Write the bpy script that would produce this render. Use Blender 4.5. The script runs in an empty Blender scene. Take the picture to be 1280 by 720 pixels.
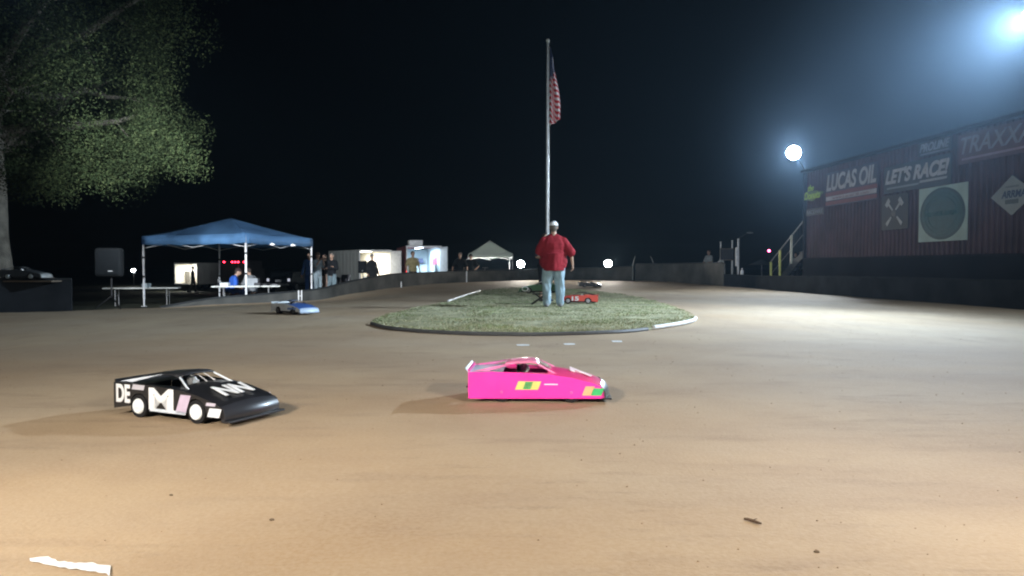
import bpy, bmesh, math, random
from mathutils import Vector, Matrix, noise
random.seed(7)
PI = math.pi
R = math.radians
S = bpy.context.scene
COL = S.collection

# ------------------------------------------------------------------ camera maths (1280x720 frame of the photograph)
F, CX, CY, HZ, EYE = 950.0, 640.0, 360.0, 333.0, 0.9
TH = math.atan((CY - HZ) / F)
UPV = Vector((0, math.sin(TH), math.cos(TH)))
FWD = Vector((0, math.cos(TH), -math.sin(TH)))
def P(px, py, d):
    """world point seen at a pixel of the photograph at the distance y = d"""
    v = Vector(((px - CX) / F, 0, 0)) + UPV * ((CY - py) / F) + FWD
    v *= d / v.y
    return Vector((v.x, v.y, v.z + EYE))

# ------------------------------------------------------------------ materials
MATS = {}
def mat(name, c, rough=0.6, metal=0.0, var=0.15, scale=6.0, bump=0.0, c2=None, emit=None, estr=0.0, sheen=0.0, coat=0.0, bscale=None, alpha=None):
    if name in MATS: return MATS[name]
    m = bpy.data.materials.new(name); m.use_nodes = True
    nt = m.node_tree; N = nt.nodes; L = nt.links
    b = N['Principled BSDF']
    b.inputs['Roughness'].default_value = rough
    b.inputs['Metallic'].default_value = metal
    if rough > .82: b.inputs['Specular IOR Level'].default_value = .15
    tc = N.new('ShaderNodeTexCoord')
    nz = N.new('ShaderNodeTexNoise'); nz.inputs['Scale'].default_value = scale; nz.inputs['Detail'].default_value = 6
    L.new(tc.outputs['Object'], nz.inputs['Vector'])
    mx = N.new('ShaderNodeMix'); mx.data_type = 'RGBA'
    a = [max(0, x * (1 - var)) for x in c]; d = c2 or [min(1, x * (1 + var)) for x in c]
    mx.inputs['A'].default_value = (*a[:3], 1); mx.inputs['B'].default_value = (*d[:3], 1)
    rp = N.new('ShaderNodeMapRange'); rp.inputs['From Min'].default_value = .3; rp.inputs['From Max'].default_value = .7
    L.new(nz.outputs['Fac'], rp.inputs['Value']); L.new(rp.outputs['Result'], mx.inputs['Factor'])
    L.new(mx.outputs['Result'], b.inputs['Base Color'])
    if bump:
        n2 = N.new('ShaderNodeTexNoise'); n2.inputs['Scale'].default_value = bscale or scale * 6; n2.inputs['Detail'].default_value = 5
        L.new(tc.outputs['Object'], n2.inputs['Vector'])
        bp = N.new('ShaderNodeBump'); bp.inputs['Strength'].default_value = bump; bp.inputs['Distance'].default_value = .02
        L.new(n2.outputs['Fac'], bp.inputs['Height']); L.new(bp.outputs['Normal'], b.inputs['Normal'])
    if emit:
        b.inputs['Emission Color'].default_value = (*emit, 1); b.inputs['Emission Strength'].default_value = estr
    if coat: b.inputs['Coat Weight'].default_value = coat
    if sheen: b.inputs['Sheen Weight'].default_value = sheen
    MATS[name] = m
    return m

M_ = dict(
    white=lambda: mat('white_paint', (.7, .72, .74), .45),
    steel=lambda: mat('galvanised_steel', (.45, .46, .47), .4, .7),
    black=lambda: mat('black_plastic', (.012, .012, .014), .45, var=.3),
    rubber=lambda: mat('rubber', (.015, .015, .016), .85, bump=.3),
)
def K(n): return M_[n]()

# ------------------------------------------------------------------ mesh builder
class MB:
    def __init__(s): s.v = []; s.f = []; s.m = []
    def add(s, vs, fs, mi=0):
        o = len(s.v); s.v += [tuple(v) for v in vs]
        for f in fs: s.f.append(tuple(i + o for i in f)); s.m.append(mi)
        return s
    def box(s, c, size, rz=0.0, mi=0, rot=None):
        hx, hy, hz = [k / 2 for k in size]
        M = rot if rot is not None else Matrix.Rotation(rz, 3, 'Z')
        vs = [Vector(c) + M @ Vector((x * hx, y * hy, z * hz)) for x in (-1, 1) for y in (-1, 1) for z in (-1, 1)]
        return s.add(vs, [(0, 1, 3, 2), (4, 6, 7, 5), (0, 4, 5, 1), (2, 3, 7, 6), (0, 2, 6, 4), (1, 5, 7, 3)], mi)
    def cyl(s, p0, p1, r0, r1=None, n=12, mi=0, caps=True):
        p0 = Vector(p0); p1 = Vector(p1); r1 = r0 if r1 is None else r1
        q = (p1 - p0).to_track_quat('Z', 'Y').to_matrix()
        vs = []
        for p, r in ((p0, r0), (p1, r1)):
            for i in range(n):
                a = 2 * PI * i / n; vs.append(p + q @ Vector((math.cos(a) * r, math.sin(a) * r, 0)))
        fs = [(i, (i + 1) % n, n + (i + 1) % n, n + i) for i in range(n)]
        if caps: fs += [tuple(range(n - 1, -1, -1)), tuple(range(n, 2 * n))]
        return s.add(vs, fs, mi)
    def tube(s, pts, r, n=8, mi=0):
        for i in range(len(pts) - 1):
            ra = r[i] if isinstance(r, (list, tuple)) else r
            rb = r[i + 1] if isinstance(r, (list, tuple)) else r
            s.cyl(pts[i], pts[i + 1], ra, rb, n, mi)
            if i: s.ell(pts[i], (ra, ra, ra), n=n, k=6, mi=mi)
        return s
    def ell(s, c, r, n=14, k=9, mi=0, rot=None):
        c = Vector(c); vs = [c + ((rot @ Vector((0, 0, r[2]))) if rot else Vector((0, 0, r[2])))]
        for j in range(1, k):
            t = PI * j / k
            for i in range(n):
                a = 2 * PI * i / n
                v = Vector((r[0] * math.sin(t) * math.cos(a), r[1] * math.sin(t) * math.sin(a), r[2] * math.cos(t)))
                vs.append(c + (rot @ v if rot else v))
        vs.append(c + ((rot @ Vector((0, 0, -r[2]))) if rot else Vector((0, 0, -r[2]))))
        fs = [(0, 1 + i, 1 + (i + 1) % n) for i in range(n)]
        for j in range(k - 2):
            b = 1 + j * n
            fs += [(b + i, b + n + i, b + n + (i + 1) % n, b + (i + 1) % n) for i in range(n)]
        b = 1 + (k - 2) * n; e = len(vs) - 1
        fs += [(b + i, e, b + (i + 1) % n) for i in range(n)]
        return s.add(vs, fs, mi)
    def cap(s, p0, p1, r0, r1, n=14):
        s.cyl(p0, p1, r0, r1, n); s.ell(p0, (r0,) * 3, n=n, k=8); s.ell(p1, (r1,) * 3, n=n, k=8); return s
    def prism(s, pts, vec, mi=0):
        """outline (list of 3-D points in one plane) pushed along vec"""
        n = len(pts); vec = Vector(vec); a = [Vector(p) for p in pts]; b = [p + vec for p in a]
        return s.add(a + b, [tuple(range(n - 1, -1, -1)), tuple(range(n, 2 * n))] + [(i, (i + 1) % n, n + (i + 1) % n, n + i) for i in range(n)], mi)
    def mesh(s, name):
        me = bpy.data.meshes.new(name); me.from_pydata(s.v, [], s.f)
        me.polygons.foreach_set('material_index', s.m)
        bm = bmesh.new(); bm.from_mesh(me)
        bmesh.ops.recalc_face_normals(bm, faces=bm.faces[:])
        big = [f for f in bm.faces if len(f.verts) > 4]
        if big: bmesh.ops.triangulate(bm, faces=big)
        bm.to_mesh(me); bm.free(); return me
    def build(s, name, mats, parent=None, smooth=False, bevel=0.0, loc=None, rz=None):
        me = s.mesh(name)
        return link(me, name, mats, parent, smooth, bevel, loc, rz)

def link(me, name, mats, parent=None, smooth=False, bevel=0.0, loc=None, rz=None):
    for m in (mats if isinstance(mats, (list, tuple)) else [mats]): me.materials.append(m)
    if smooth:
        me.polygons.foreach_set('use_smooth', [True] * len(me.polygons))
        try: me.set_sharp_from_angle(angle=R(40))
        except Exception: pass
    o = bpy.data.objects.new(name, me); COL.objects.link(o)
    if parent: o.parent = parent
    if loc is not None: o.location = loc
    if rz is not None: o.rotation_euler.z = rz
    if bevel:
        b = o.modifiers.new('bevel', 'BEVEL'); b.width = bevel; b.segments = 2; b.limit_method = 'ANGLE'; b.angle_limit = R(40)
    return o

def tag(o, label=None, cat=None, group=None, kind=None):
    if label: o['label'] = label
    if cat: o['category'] = cat
    if group: o['group'] = group
    if kind: o['kind'] = kind
    return o
def thing(name, label, cat, loc=(0, 0, 0), rz=0.0, group=None):
    o = bpy.data.objects.new(name, None); COL.objects.link(o)
    o.location = loc; o.rotation_euler.z = rz; o.empty_display_size = .2
    return tag(o, label, cat, group)
def copy_tree(o, parent=None):
    c = o.copy(); COL.objects.link(c)
    if parent: c.parent = parent
    for ch in list(o.children): copy_tree(ch, c)
    return c
def text_mesh(txt, size=1.0, shear=0.0, ext=0.004, bold=0.0, spacing=1.0):
    cu = bpy.data.curves.new('lettering', 'FONT'); cu.body = txt; cu.size = size; cu.shear = shear
    cu.extrude = ext; cu.offset = bold; cu.align_x = 'CENTER'; cu.align_y = 'CENTER'; cu.space_character = spacing
    o = bpy.data.objects.new('tmp', cu); COL.objects.link(o)
    dg = bpy.context.evaluated_depsgraph_get(); dg.update()
    me = bpy.data.meshes.new_from_object(o.evaluated_get(dg)); me.materials.clear()
    bpy.data.objects.remove(o); bpy.data.curves.remove(cu); return me
def lettering(txt, m, parent, origin, xdir, ydir, w, h, **kw):
    """text fitted in a w x h box, lying in the plane xdir/ydir around origin"""
    me = text_mesh(txt, **kw)
    xs = [v.co.x for v in me.vertices]; ys = [v.co.y for v in me.vertices]
    if not xs: return
    sx = w / (max(xs) - min(xs)); sy = h / (max(ys) - min(ys)); cx = (max(xs) + min(xs)) / 2; cy = (max(ys) + min(ys)) / 2
    X = Vector(xdir).normalized(); Y = Vector(ydir).normalized(); Z = X.cross(Y); O = Vector(origin)
    for v in me.vertices:
        v.co = O + X * ((v.co.x - cx) * sx) + Y * ((v.co.y - cy) * sy) + Z * v.co.z
    me.name = 'lettering'
    return link(me, 'lettering', m, parent)
def remesh(mb, voxel, smooth=4, cloth=0.0, seed=0):
    o = bpy.data.objects.new('tmp', mb.mesh('tmp')); COL.objects.link(o)
    r = o.modifiers.new('r', 'REMESH'); r.mode = 'VOXEL'; r.voxel_size = voxel
    s = o.modifiers.new('s', 'SMOOTH'); s.factor = .5; s.iterations = smooth
    dg = bpy.context.evaluated_depsgraph_get(); dg.update()
    me = bpy.data.meshes.new_from_object(o.evaluated_get(dg)); bpy.data.objects.remove(o)
    if cloth:
        ns = [Vector(v.normal) for v in me.vertices]
        for v, nn in zip(me.vertices, ns):
            p = Vector((v.co.x * 9 + seed, v.co.y * 9, v.co.z * 4.0))
            v.co += nn * cloth * (noise.noise(p) + .6 * noise.noise(p * 2.3))
    return me

# ------------------------------------------------------------------ barrier line and terrain
def wp(px, py, d, top):
    b = P(px, py, d); t = P(px, top, d)
    return (b.x, b.y, b.z, t.z - b.z)
RIGHTX = lambda d: 12.0 - .084 * d
right_run = [(RIGHTX(d), d, 0.0, .6) for d in (28.5, 22, 15.8, 10, 4, -4)]
right_run[0] = (RIGHTX(28.5), 28.5, .02, .52)
low_run = [wp(200, 385, 19.5, 383.5), wp(262, 381, 20.3, 373), wp(330, 378, 21.5, 367), wp(400, 375, 23.5, 360.5), wp(440, 367, 26, 351),
           wp(490, 360, 29.5, 342.5), wp(540, 355, 33, 340), wp(600, 352, 36, 338), wp(660, 350, 38, 337), wp(730, 350, 38, 334.5), wp(790, 350.7, 36.5, 332.5)]
tall_run = [wp(794, 350.8, 36.3, 329), wp(840, 352, 35, 329), wp(880, 356, 33, 328.3), wp(904, 357.5, 31, 328.5)]
link_run = [wp(905, 357.6, 30.9, 343), wp(935, 360, 29.8, 344)]
near_run = [(-16.0, 12.5, 0, .66), (-13.0, 14.6, -.03, .66), wp(-30, 391, 15.6, 348), wp(90, 389, 16.2, 348.5)]
loop = [(-16, -6, 0, 0)] + near_run + [wp(150, 386, 19, 386)] + low_run + tall_run + link_run + right_run + [(14, -6, 0, 0)]
C0 = (0.8, 16.0)
TAB = []
NT = 720
for k in range(NT):
    a = 2 * PI * k / NT; dx, dy = math.cos(a), math.sin(a); best = None
    for i in range(len(loop)):
        x0, y0, z0 = loop[i][:3]; x1, y1, z1 = loop[(i + 1) % len(loop)][:3]
        ex, ey = x1 - x0, y1 - y0; den = dx * ey - dy * ex
        if abs(den) < 1e-9: continue
        qx, qy = x0 - C0[0], y0 - C0[1]
        t = (qx * ey - qy * ex) / den; u = (qx * dy - qy * dx) / den
        if t > 0 and -1e-6 <= u <= 1 + 1e-6 and (best is None or t > best[0]): best = (t, z0 + (z1 - z0) * u)
    TAB.append(best or (10, 0))
def sm(a, b, x):
    x = min(1, max(0, (x - a) / (b - a))); return x * x * (3 - 2 * x)
def wall_at(x, y):
    dx, dy = x - C0[0], y - C0[1]; a = (math.atan2(dy, dx) / (2 * PI)) % 1 * NT
    i = int(a) % NT; f = a - int(a); p, q = TAB[i], TAB[(i + 1) % NT]
    return p[0] * (1 - f) + q[0] * f, p[1] * (1 - f) + q[1] * f, math.hypot(dx, dy)
def Hout(x, y):
    left = sm(9, -2, x)
    return left * (-.30 - .10 * sm(20, 26, y) * sm(-6, -10, x) - .3 * sm(28, 48, y) * sm(-8, -16, x)) - .12 * (1 - left) * sm(30, 34, y)
def Hg(x, y):
    rw, zw, r = wall_at(x, y); t = r / rw
    if r <= rw: return zw * sm(.6, 1, t)
    return zw + (Hout(x, y) - zw) * sm(.05, 1.6, r - rw)
def ripple(x, y):
    return .012 * noise.noise(Vector((x * .5, y * .5, 0))) + .004 * noise.noise(Vector((x * 2.1, y * 2.1, 3)))
def H(x, y): return Hg(x, y) + ripple(x, y)

def axis(lo, hi, step, far):
    a = []; v = lo
    while v <= hi + 1e-6: a.append(v); v += step
    st = step; v = hi
    while v < far: st *= 1.35; v += st; a.append(v)
    st = step; v = lo
    while v > -far: st *= 1.35; v -= st; a.insert(0, v)
    return a
XS = axis(-17, 15, .2, 420); YS = axis(-3, 44, .2, 420)
vs = []; flow = []; msk = []
for y in YS:
    for x in XS:
        rw, zw, r = wall_at(x, y); vs.append((x, y, H(x, y)))
        a = math.atan2(y - C0[1], x - C0[0])
        flow.append((r / rw * 9 + (0 if r < rw else 1), math.cos(a) * 1.2, math.sin(a) * 1.2))
        edge = .35 * noise.noise(Vector((x * .7, y * .7, 9)))
        msk.append(sm(.5, -.1, r - rw + edge))
nx = len(XS)
fs = [(j * nx + i, j * nx + i + 1, (j + 1) * nx + i + 1, (j + 1) * nx + i) for j in range(len(YS) - 1) for i in range(nx - 1)]
me = bpy.data.meshes.new('ground'); me.from_pydata(vs, [], fs)
at = me.attributes.new('flow', 'FLOAT_VECTOR', 'POINT'); at.data.foreach_set('vector', [c for f in flow for c in f])
at = me.attributes.new('dirt', 'FLOAT', 'POINT'); at.data.foreach_set('value', msk)

def dirt_material():
    m = bpy.data.materials.new('packed_dirt'); m.use_nodes = True
    nt = m.node_tree; N = nt.nodes; L = nt.links; b = N['Principled BSDF']; b.inputs['Roughness'].default_value = .82
    tc = N.new('ShaderNodeTexCoord')
    def nz(scale, detail=6, vec=None, rough=.55):
        n = N.new('ShaderNodeTexNoise'); n.inputs['Scale'].default_value = scale; n.inputs['Detail'].default_value = detail; n.inputs['Roughness'].default_value = rough
        L.new(vec or tc.outputs['Object'], n.inputs['Vector']); return n.outputs['Fac']
    def ramp(fac, a, c):
        r = N.new('ShaderNodeMapRange'); r.inputs['From Min'].default_value = a; r.inputs['From Max'].default_value = c; L.new(fac, r.inputs['Value']); return r.outputs['Result']
    def mix(fac, A, B):
        x = N.new('ShaderNodeMix'); x.data_type = 'RGBA'; L.new(fac, x.inputs['Factor'])
        for k, v in (('A', A), ('B', B)):
            if isinstance(v, tuple): x.inputs[k].default_value = (*v, 1)
            else: L.new(v, x.inputs[k])
        return x.outputs['Result']
    fl = N.new('ShaderNodeAttribute'); fl.attribute_name = 'flow'
    dm = N.new('ShaderNodeAttribute'); dm.attribute_name = 'dirt'
    big = ramp(nz(.22, 4), .38, .62)
    base = mix(big, (.31, .21, .112), (.38, .295, .19))
    streak = ramp(nz(2.2, 5, fl.outputs['Vector']), .42, .62)
    base = mix(streak, base, mix(big, (.265, .182, .105), (.35, .275, .185)))
    s2 = ramp(nz(9, 4, fl.outputs['Vector']), .56, .70)
    mm = N.new('ShaderNodeMath'); mm.operation = 'MULTIPLY'; mm.inputs[1].default_value = .42; L.new(s2, mm.inputs[0])
    base = mix(mm.outputs[0], base, (.17, .115, .072))
    s3 = ramp(nz(26, 4, fl.outputs['Vector'], .65), .57, .66)
    pt = ramp(nz(.5, 3), .42, .6)
    mp = N.new('ShaderNodeMath'); mp.operation = 'MULTIPLY'; L.new(s3, mp.inputs[0]); L.new(pt, mp.inputs[1])
    mq = N.new('ShaderNodeMath'); mq.operation = 'MULTIPLY'; mq.inputs[1].default_value = .38; L.new(mp.outputs[0], mq.inputs[0])
    base = mix(mq.outputs[0], base, (.165, .112, .07))
    fine = ramp(nz(55, 5), .35, .7)
    m3 = N.new('ShaderNodeMath'); m3.operation = 'MULTIPLY'; m3.inputs[1].default_value = .32; L.new(fine, m3.inputs[0])
    base = mix(m3.outputs[0], base, (.45, .36, .26))
    mid = ramp(nz(1.6, 7, None, .65), .45, .68)
    m4 = N.new('ShaderNodeMath'); m4.operation = 'MULTIPLY'; m4.inputs[1].default_value = .22; L.new(mid, m4.inputs[0])
    base = mix(m4.outputs[0], base, (.23, .15, .092))
    grass = mix(ramp(nz(3, 6), .35, .65), (.018, .026, .010), (.05, .052, .022))
    L.new(mix(dm.outputs['Fac'], grass, base), b.inputs['Base Color'])
    bp = N.new('ShaderNodeBump'); bp.inputs['Strength'].default_value = .35; bp.inputs['Distance'].default_value = .012
    ad = N.new('ShaderNodeMath'); ad.operation = 'ADD'; L.new(nz(70, 6), ad.inputs[0]); L.new(nz(4, 6, fl.outputs['Vector']), ad.inputs[1])
    ad2 = N.new('ShaderNodeMath'); ad2.operation = 'ADD'; L.new(ad.outputs[0], ad2.inputs[0]); L.new(nz(9, 6), ad2.inputs[1])
    L.new(ad2.outputs[0], bp.inputs['Height']); L.new(bp.outputs['Normal'], b.inputs['Normal'])
    return m
DIRT = dirt_material()
g = link(me, 'ground', DIRT, smooth=True); tag(g, kind='structure')

# ------------------------------------------------------------------ infield
isl_px = [(466, 404), (472, 408), (490, 412), (520, 415), (560, 417.5), (600, 419), (650, 420), (700, 419.7), (745, 418.5), (785, 416), (830, 410.5), (858, 405.5), (868, 401), (865, 395),
          (848, 387.5), (822, 379.5), (795, 372.5), (760, 367), (720, 363), (680, 361.5), (640, 361.5), (605, 364), (582, 371), (558, 379), (520, 387), (485, 396)]
isl = []
for px, py in isl_px:
    d = F * EYE / (py - HZ); q = P(px, py, d); isl.append(Vector((q.x, q.y, 0)))
def smooth_loop(pts, n=6):
    out = []; k = len(pts)
    for i in range(k):
        p0, p1, p2, p3 = pts[i - 1], pts[i], pts[(i + 1) % k], pts[(i + 2) % k]
        for j in range(n):
            t = j / n
            out.append(.5 * ((2 * p1) + (p2 - p0) * t + (2 * p0 - 5 * p1 + 4 * p2 - p3) * t * t + (3 * p1 - p0 - 3 * p2 + p3) * t ** 3))
    return out
isl_s = smooth_loop(isl)
IC = Vector((.45, 18.5, 0))
def in_poly(x, y, poly):
    c = False; n = len(poly); j = n - 1
    for i in range(n):
        xi, yi, xj, yj = poly[i].x, poly[i].y, poly[j].x, poly[j].y
        if (yi > y) != (yj > y) and x < (xj - xi) * (y - yi) / (yj - yi) + xi: c = not c
        j = i
    return c
ISZ = .045
def Hi(x, y): return H(x, y) + ISZ + .02 * noise.noise(Vector((x * 1.3, y * 1.3, 5)))
rings = [1.0, .985, .95, .9, .84, .76, .68, .6, .5, .4, .3, .2, .1]
iv = []; n = len(isl_s)
for ri, k in enumerate(rings):
    for p in isl_s:
        x = IC.x + (p.x - IC.x) * k; y = IC.y + (p.y - IC.y) * k
        iv.append((x, y, (H(x, y) - .03) if ri == 0 else (H(x, y) + .03 if ri == 1 else Hi(x, y))))
iv.append((IC.x, IC.y, Hi(IC.x, IC.y)))
fs = []
for ri in range(len(rings) - 1):
    for i in range(n): fs.append((ri * n + i, ri * n + (i + 1) % n, (ri + 1) * n + (i + 1) % n, (ri + 1) * n + i))
b0 = (len(rings) - 1) * n
fs += [(b0 + i, b0 + (i + 1) % n, len(iv) - 1) for i in range(n)]
GT = mat('infield_turf', (.21, .23, .13), .9, var=.3, scale=2.2, bump=.6, c2=(.38, .37, .24), bscale=60)
ob = MB().add(iv, fs).build('infield', GT, smooth=True); tag(ob, kind='structure')
# grass blades
gm = [mat('grass_blade_green', (.25, .29, .15), .9, var=.3, scale=1.5), mat('grass_blade_dry', (.46, .45, .31), .9, var=.2, scale=1.5)]
gb = MB(); gv = []; gf = []; gi = []
xs = [p.x for p in isl_s]; ys = [p.y for p in isl_s]; cnt = 0
while cnt < 52000:
    y = min(ys) + (max(ys) - min(ys)) * random.random() ** 1.7; x = random.uniform(min(xs), max(xs))
    if not in_poly(x, y, isl_s): continue
    cnt += 1
    k = noise.noise(Vector((x * 1.1, y * 1.1, 2)))
    h = random.uniform(.008, .022) * (1.1 + .7 * k); a = random.uniform(0, PI); w = .006 + .00018 * y * 2
    z = Hi(x, y) - .004; ln = h * .8
    dx, dy = math.cos(a) * w, math.sin(a) * w; lx, ly = random.uniform(-ln, ln), random.uniform(-ln, ln)
    o = len(gv); gv += [(x - dx, y - dy, z), (x + dx, y + dy, z), (x + lx, y + ly, z + h)]
    gf.append((o, o + 1, o + 2)); gi.append(1 if random.random() < .52 - .7 * k else 0)
me = bpy.data.meshes.new('infield_grass'); me.from_pydata(gv, [], gf); me.polygons.foreach_set('material_index', gi)
tag(link(me, 'infield_grass', gm), 'short pale green and straw coloured mown grass covering the oval infield', 'grass', kind='stuff')

# edging pipes on the infield border
def pipe(idx, off, r, z):
    pts = []
    for i in idx:
        p = isl_s[i % n]; d = (p - IC).normalized(); q = p + d * off; pts.append(Vector((q.x, q.y, H(q.x, q.y) + z)))
    return pts
o = MB().tube(pipe(range(58, 74), .02, .03, .035), .03, 8).build('edging_pipe', K('white'), smooth=True)
tag(o, 'white plastic pipe edging the near right corner of the grass infield', 'edging pipe', 'infield edging')
o = MB().tube(pipe(range(2, 58), .015, .028, .02), .028, 8).build('edging_pipe', mat('grey_pipe', (.10, .11, .12), .6), smooth=True)
tag(o, 'long dark grey pipe edging the near side of the grass infield', 'edging pipe', 'infield edging')
pts = [P(560, 379, 18.6), P(572, 374.5, 20.6), P(586, 369.5, 23.4), P(600, 365.2, 26.6)]
pts = [Vector((p.x, p.y, H(p.x, p.y) + .05)) for p in pts]
o = MB().tube(pts, .03, 8).build('edging_pipe', K('white'), smooth=True)
tag(o, 'straight white pipe along the far left edge of the grass infield', 'edging pipe', 'infield edging')

# ------------------------------------------------------------------ barrier walls
def catmull(pts, n=5):
    out = []
    for i in range(len(pts) - 1):
        p0 = pts[max(0, i - 1)]; p1 = pts[i]; p2 = pts[i + 1]; p3 = pts[min(len(pts) - 1, i + 2)]
        for j in range(n):
            t = j / n
            out.append(tuple(.5 * (2 * b + (c - a) * t + (2 * a - 5 * b + 4 * c - d) * t * t + (3 * b - a - 3 * c + d) * t ** 3) for a, b, c, d in zip(p0, p1, p2, p3)))
    out.append(tuple(pts[-1])); return out
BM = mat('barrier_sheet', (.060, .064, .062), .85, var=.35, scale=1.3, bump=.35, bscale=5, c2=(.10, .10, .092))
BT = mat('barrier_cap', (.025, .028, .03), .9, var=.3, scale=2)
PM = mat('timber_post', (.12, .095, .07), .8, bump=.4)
BMD = mat('barrier_sheet_shaded', (.018, .021, .025), .9, var=.35, scale=1.3, bump=.35, bscale=5, c2=(.03, .034, .04))  # shaded copy of the barrier sheet, colour darkened against floodlight spill
def barrier(run, label, smooth_n=5, BM=BM):
    pts = catmull(run, smooth_n) if smooth_n > 1 else run
    t = thing('track_barrier', label, 'barrier', (0, 0, 0), group='low dark barriers round the dirt track')
    w = MB(); c = MB(); th = .045
    nrm = []
    for i, p in enumerate(pts):
        a = Vector(pts[max(0, i - 1)][:2]); b = Vector(pts[min(len(pts) - 1, i + 1)][:2]); d = (b - a).normalized()
        nn = Vector((-d.y, d.x)); mid = Vector(p[:2]) - Vector(C0)
        if nn.dot(mid) < 0: nn = -nn
        nrm.append(nn)
    rv = []; cv = []
    for p, nn in zip(pts, nrm):
        wob = .012 * noise.noise(Vector((p[0] * 1.7, p[1] * 1.7, 0)))
        x, y, z, h = p; h += wob
        rv += [(x, y, z - .1), (x + nn.x * wob, y + nn.y * wob, z + h), (x + nn.x * th, y + nn.y * th, z + h), (x + nn.x * th, y + nn.y * th, z - .5)]
        cv += [(x - nn.x * .012, y - nn.y * .012, z + h - .03), (x - nn.x * .012, y - nn.y * .012, z + h + .012), (x + nn.x * (th + .012), y + nn.y * (th + .012), z + h + .012), (x + nn.x * (th + .012), y + nn.y * (th + .012), z + h - .03)]
    fs = []
    for i in range(len(pts) - 1):
        for k in range(4): fs.append((i * 4 + k, i * 4 + (k + 1) % 4, (i + 1) * 4 + (k + 1) % 4, (i + 1) * 4 + k))
    e = (len(pts) - 1) * 4; fs += [(0, 1, 2, 3), (e + 3, e + 2, e + 1, e)]
    w.add(rv, fs).build('wall_panel', BM, t); c.add(cv, fs).build('top_rail', BT, t)
    # posts behind the sheet
    acc = 0.0
    for i in range(len(pts) - 1):
        acc += (Vector(pts[i + 1][:2]) - Vector(pts[i][:2])).length
        if acc > 1.2 and pts[i][3] > .25:
            acc = 0; p = pts[i]; nn = nrm[i]
            MB().box((p[0] + nn.x * (th + .05), p[1] + nn.y * (th + .05), p[2] + p[3] / 2 - .1), (.07, .07, p[3] - .02), math.atan2(nn.y, nn.x)).build('post', PM, t)
    return t
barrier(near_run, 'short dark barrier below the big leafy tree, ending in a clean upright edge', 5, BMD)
barrier(low_run, 'long curving dark barrier rising from the blue canopy round the far turn')
barrier(tall_run, 'taller dark barrier section at the far right turn with a stepped end', 4)
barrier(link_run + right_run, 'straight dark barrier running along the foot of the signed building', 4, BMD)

# ------------------------------------------------------------------ track markings and litter
PAINT = mat('chalk_paint', (.72, .74, .74), .8, var=.2, scale=30, bump=.3)
def blot(name, pts, z=.004):
    m = MB(); c = Vector((sum(p[0] for p in pts) / len(pts), sum(p[1] for p in pts) / len(pts)))
    v = [(p[0], p[1], H(p[0], p[1]) + z) for p in pts] + [(c.x, c.y, H(c.x, c.y) + z)]
    m.add(v, [(i, (i + 1) % len(pts), len(pts)) for i in range(len(pts))]); return m
def gp(px, py):
    d = F * EYE / (py - HZ); q = P(px, py, d); return q.x, q.y
line = [(38, 705, 2), (60, 707, 5), (75, 711.5, 4), (95, 714, 4), (120, 716, 5), (140, 721, 6)]
top = [gp(x, y - w) for x, y, w in line]; bot = [gp(x, y + w) for x, y, w in line]
m = MB(); vv = []
for i in range(len(line)):
    for k in range(1): vv += [top[i], bot[i]]
tt = []
for i in range(len(line) - 1):
    for k in range(8):
        f = k / 8
        for a, b in ((top[i], top[i + 1]), (bot[i], bot[i + 1])):
            x = a[0] + (b[0] - a[0]) * f; y = a[1] + (b[1] - a[1]) * f
            y += .012 * noise.noise(Vector((x * 40, y * 40, 0))); tt.append((x, y, H(x, y) + .005))
m.add(tt, [(i, i + 2, i + 3, i + 1) for i in range(0, len(tt) - 2, 2)])
tag(m.build('track_marking', PAINT), kind='structure')
for x0, x1, y in ((645, 661, 431.3), (704, 718, 430.3), (764, 777, 427.6)):
    a = gp(x0, y - .8); b = gp(x1, y - .8); c = gp(x1 + 1, y + .8); d = gp(x0 + 2, y + .8)
    pts = [a, ((a[0] + b[0]) / 2, a[1] + .02), b, c, ((c[0] + d[0]) / 2, c[1] - .02), d]
    tag(blot('track_marking', pts).build('track_marking', PAINT), kind='structure')
a = Vector((*gp(930, 655.5), 0)); b = Vector((*gp(951, 661), 0))
pts = [a + (b - a) * f + Vector((0, .006 * math.sin(f * 5), 0)) for f in (0, .25, .5, .75, 1)]
pts = [Vector((p.x, p.y, H(p.x, p.y) + .006)) for p in pts]
o = MB().tube(pts, [.004, .005, .0055, .005, .003], 7).cyl(pts[2], pts[2] + Vector((.02, .01, .003)), .003, .001, 6).build('twig', mat('twig_bark', (.09, .06, .04), .9, bump=.5), smooth=True)
tag(o, 'small brown twig lying alone on the near dirt', 'twig')
for px, py, r, lab in ((1021, 697, .006, 'tiny brown pebble on the near dirt to the right, below the twig'), (340, 655, .006, 'tiny dark pebble on the near dirt between the left paint streak and the middle'), (214, 622, .005, 'tiny dark pebble on the near dirt left of the other, above the white paint streak')):
    x, y = gp(px, py)
    m = MB().ell((0, 0, 0), (r * 1.6, r, r * .8), 9, 6)
    m.v = [tuple(Vector(v) * (1 + .25 * noise.noise(Vector(v) * 150))) for v in m.v]
    tag(m.build('pebble', mat('pebble', (.11, .08, .055), .85), smooth=True, loc=(x, y, H(x, y) + r * .4)), lab, 'pebble', 'pebbles on the near dirt')
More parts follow.
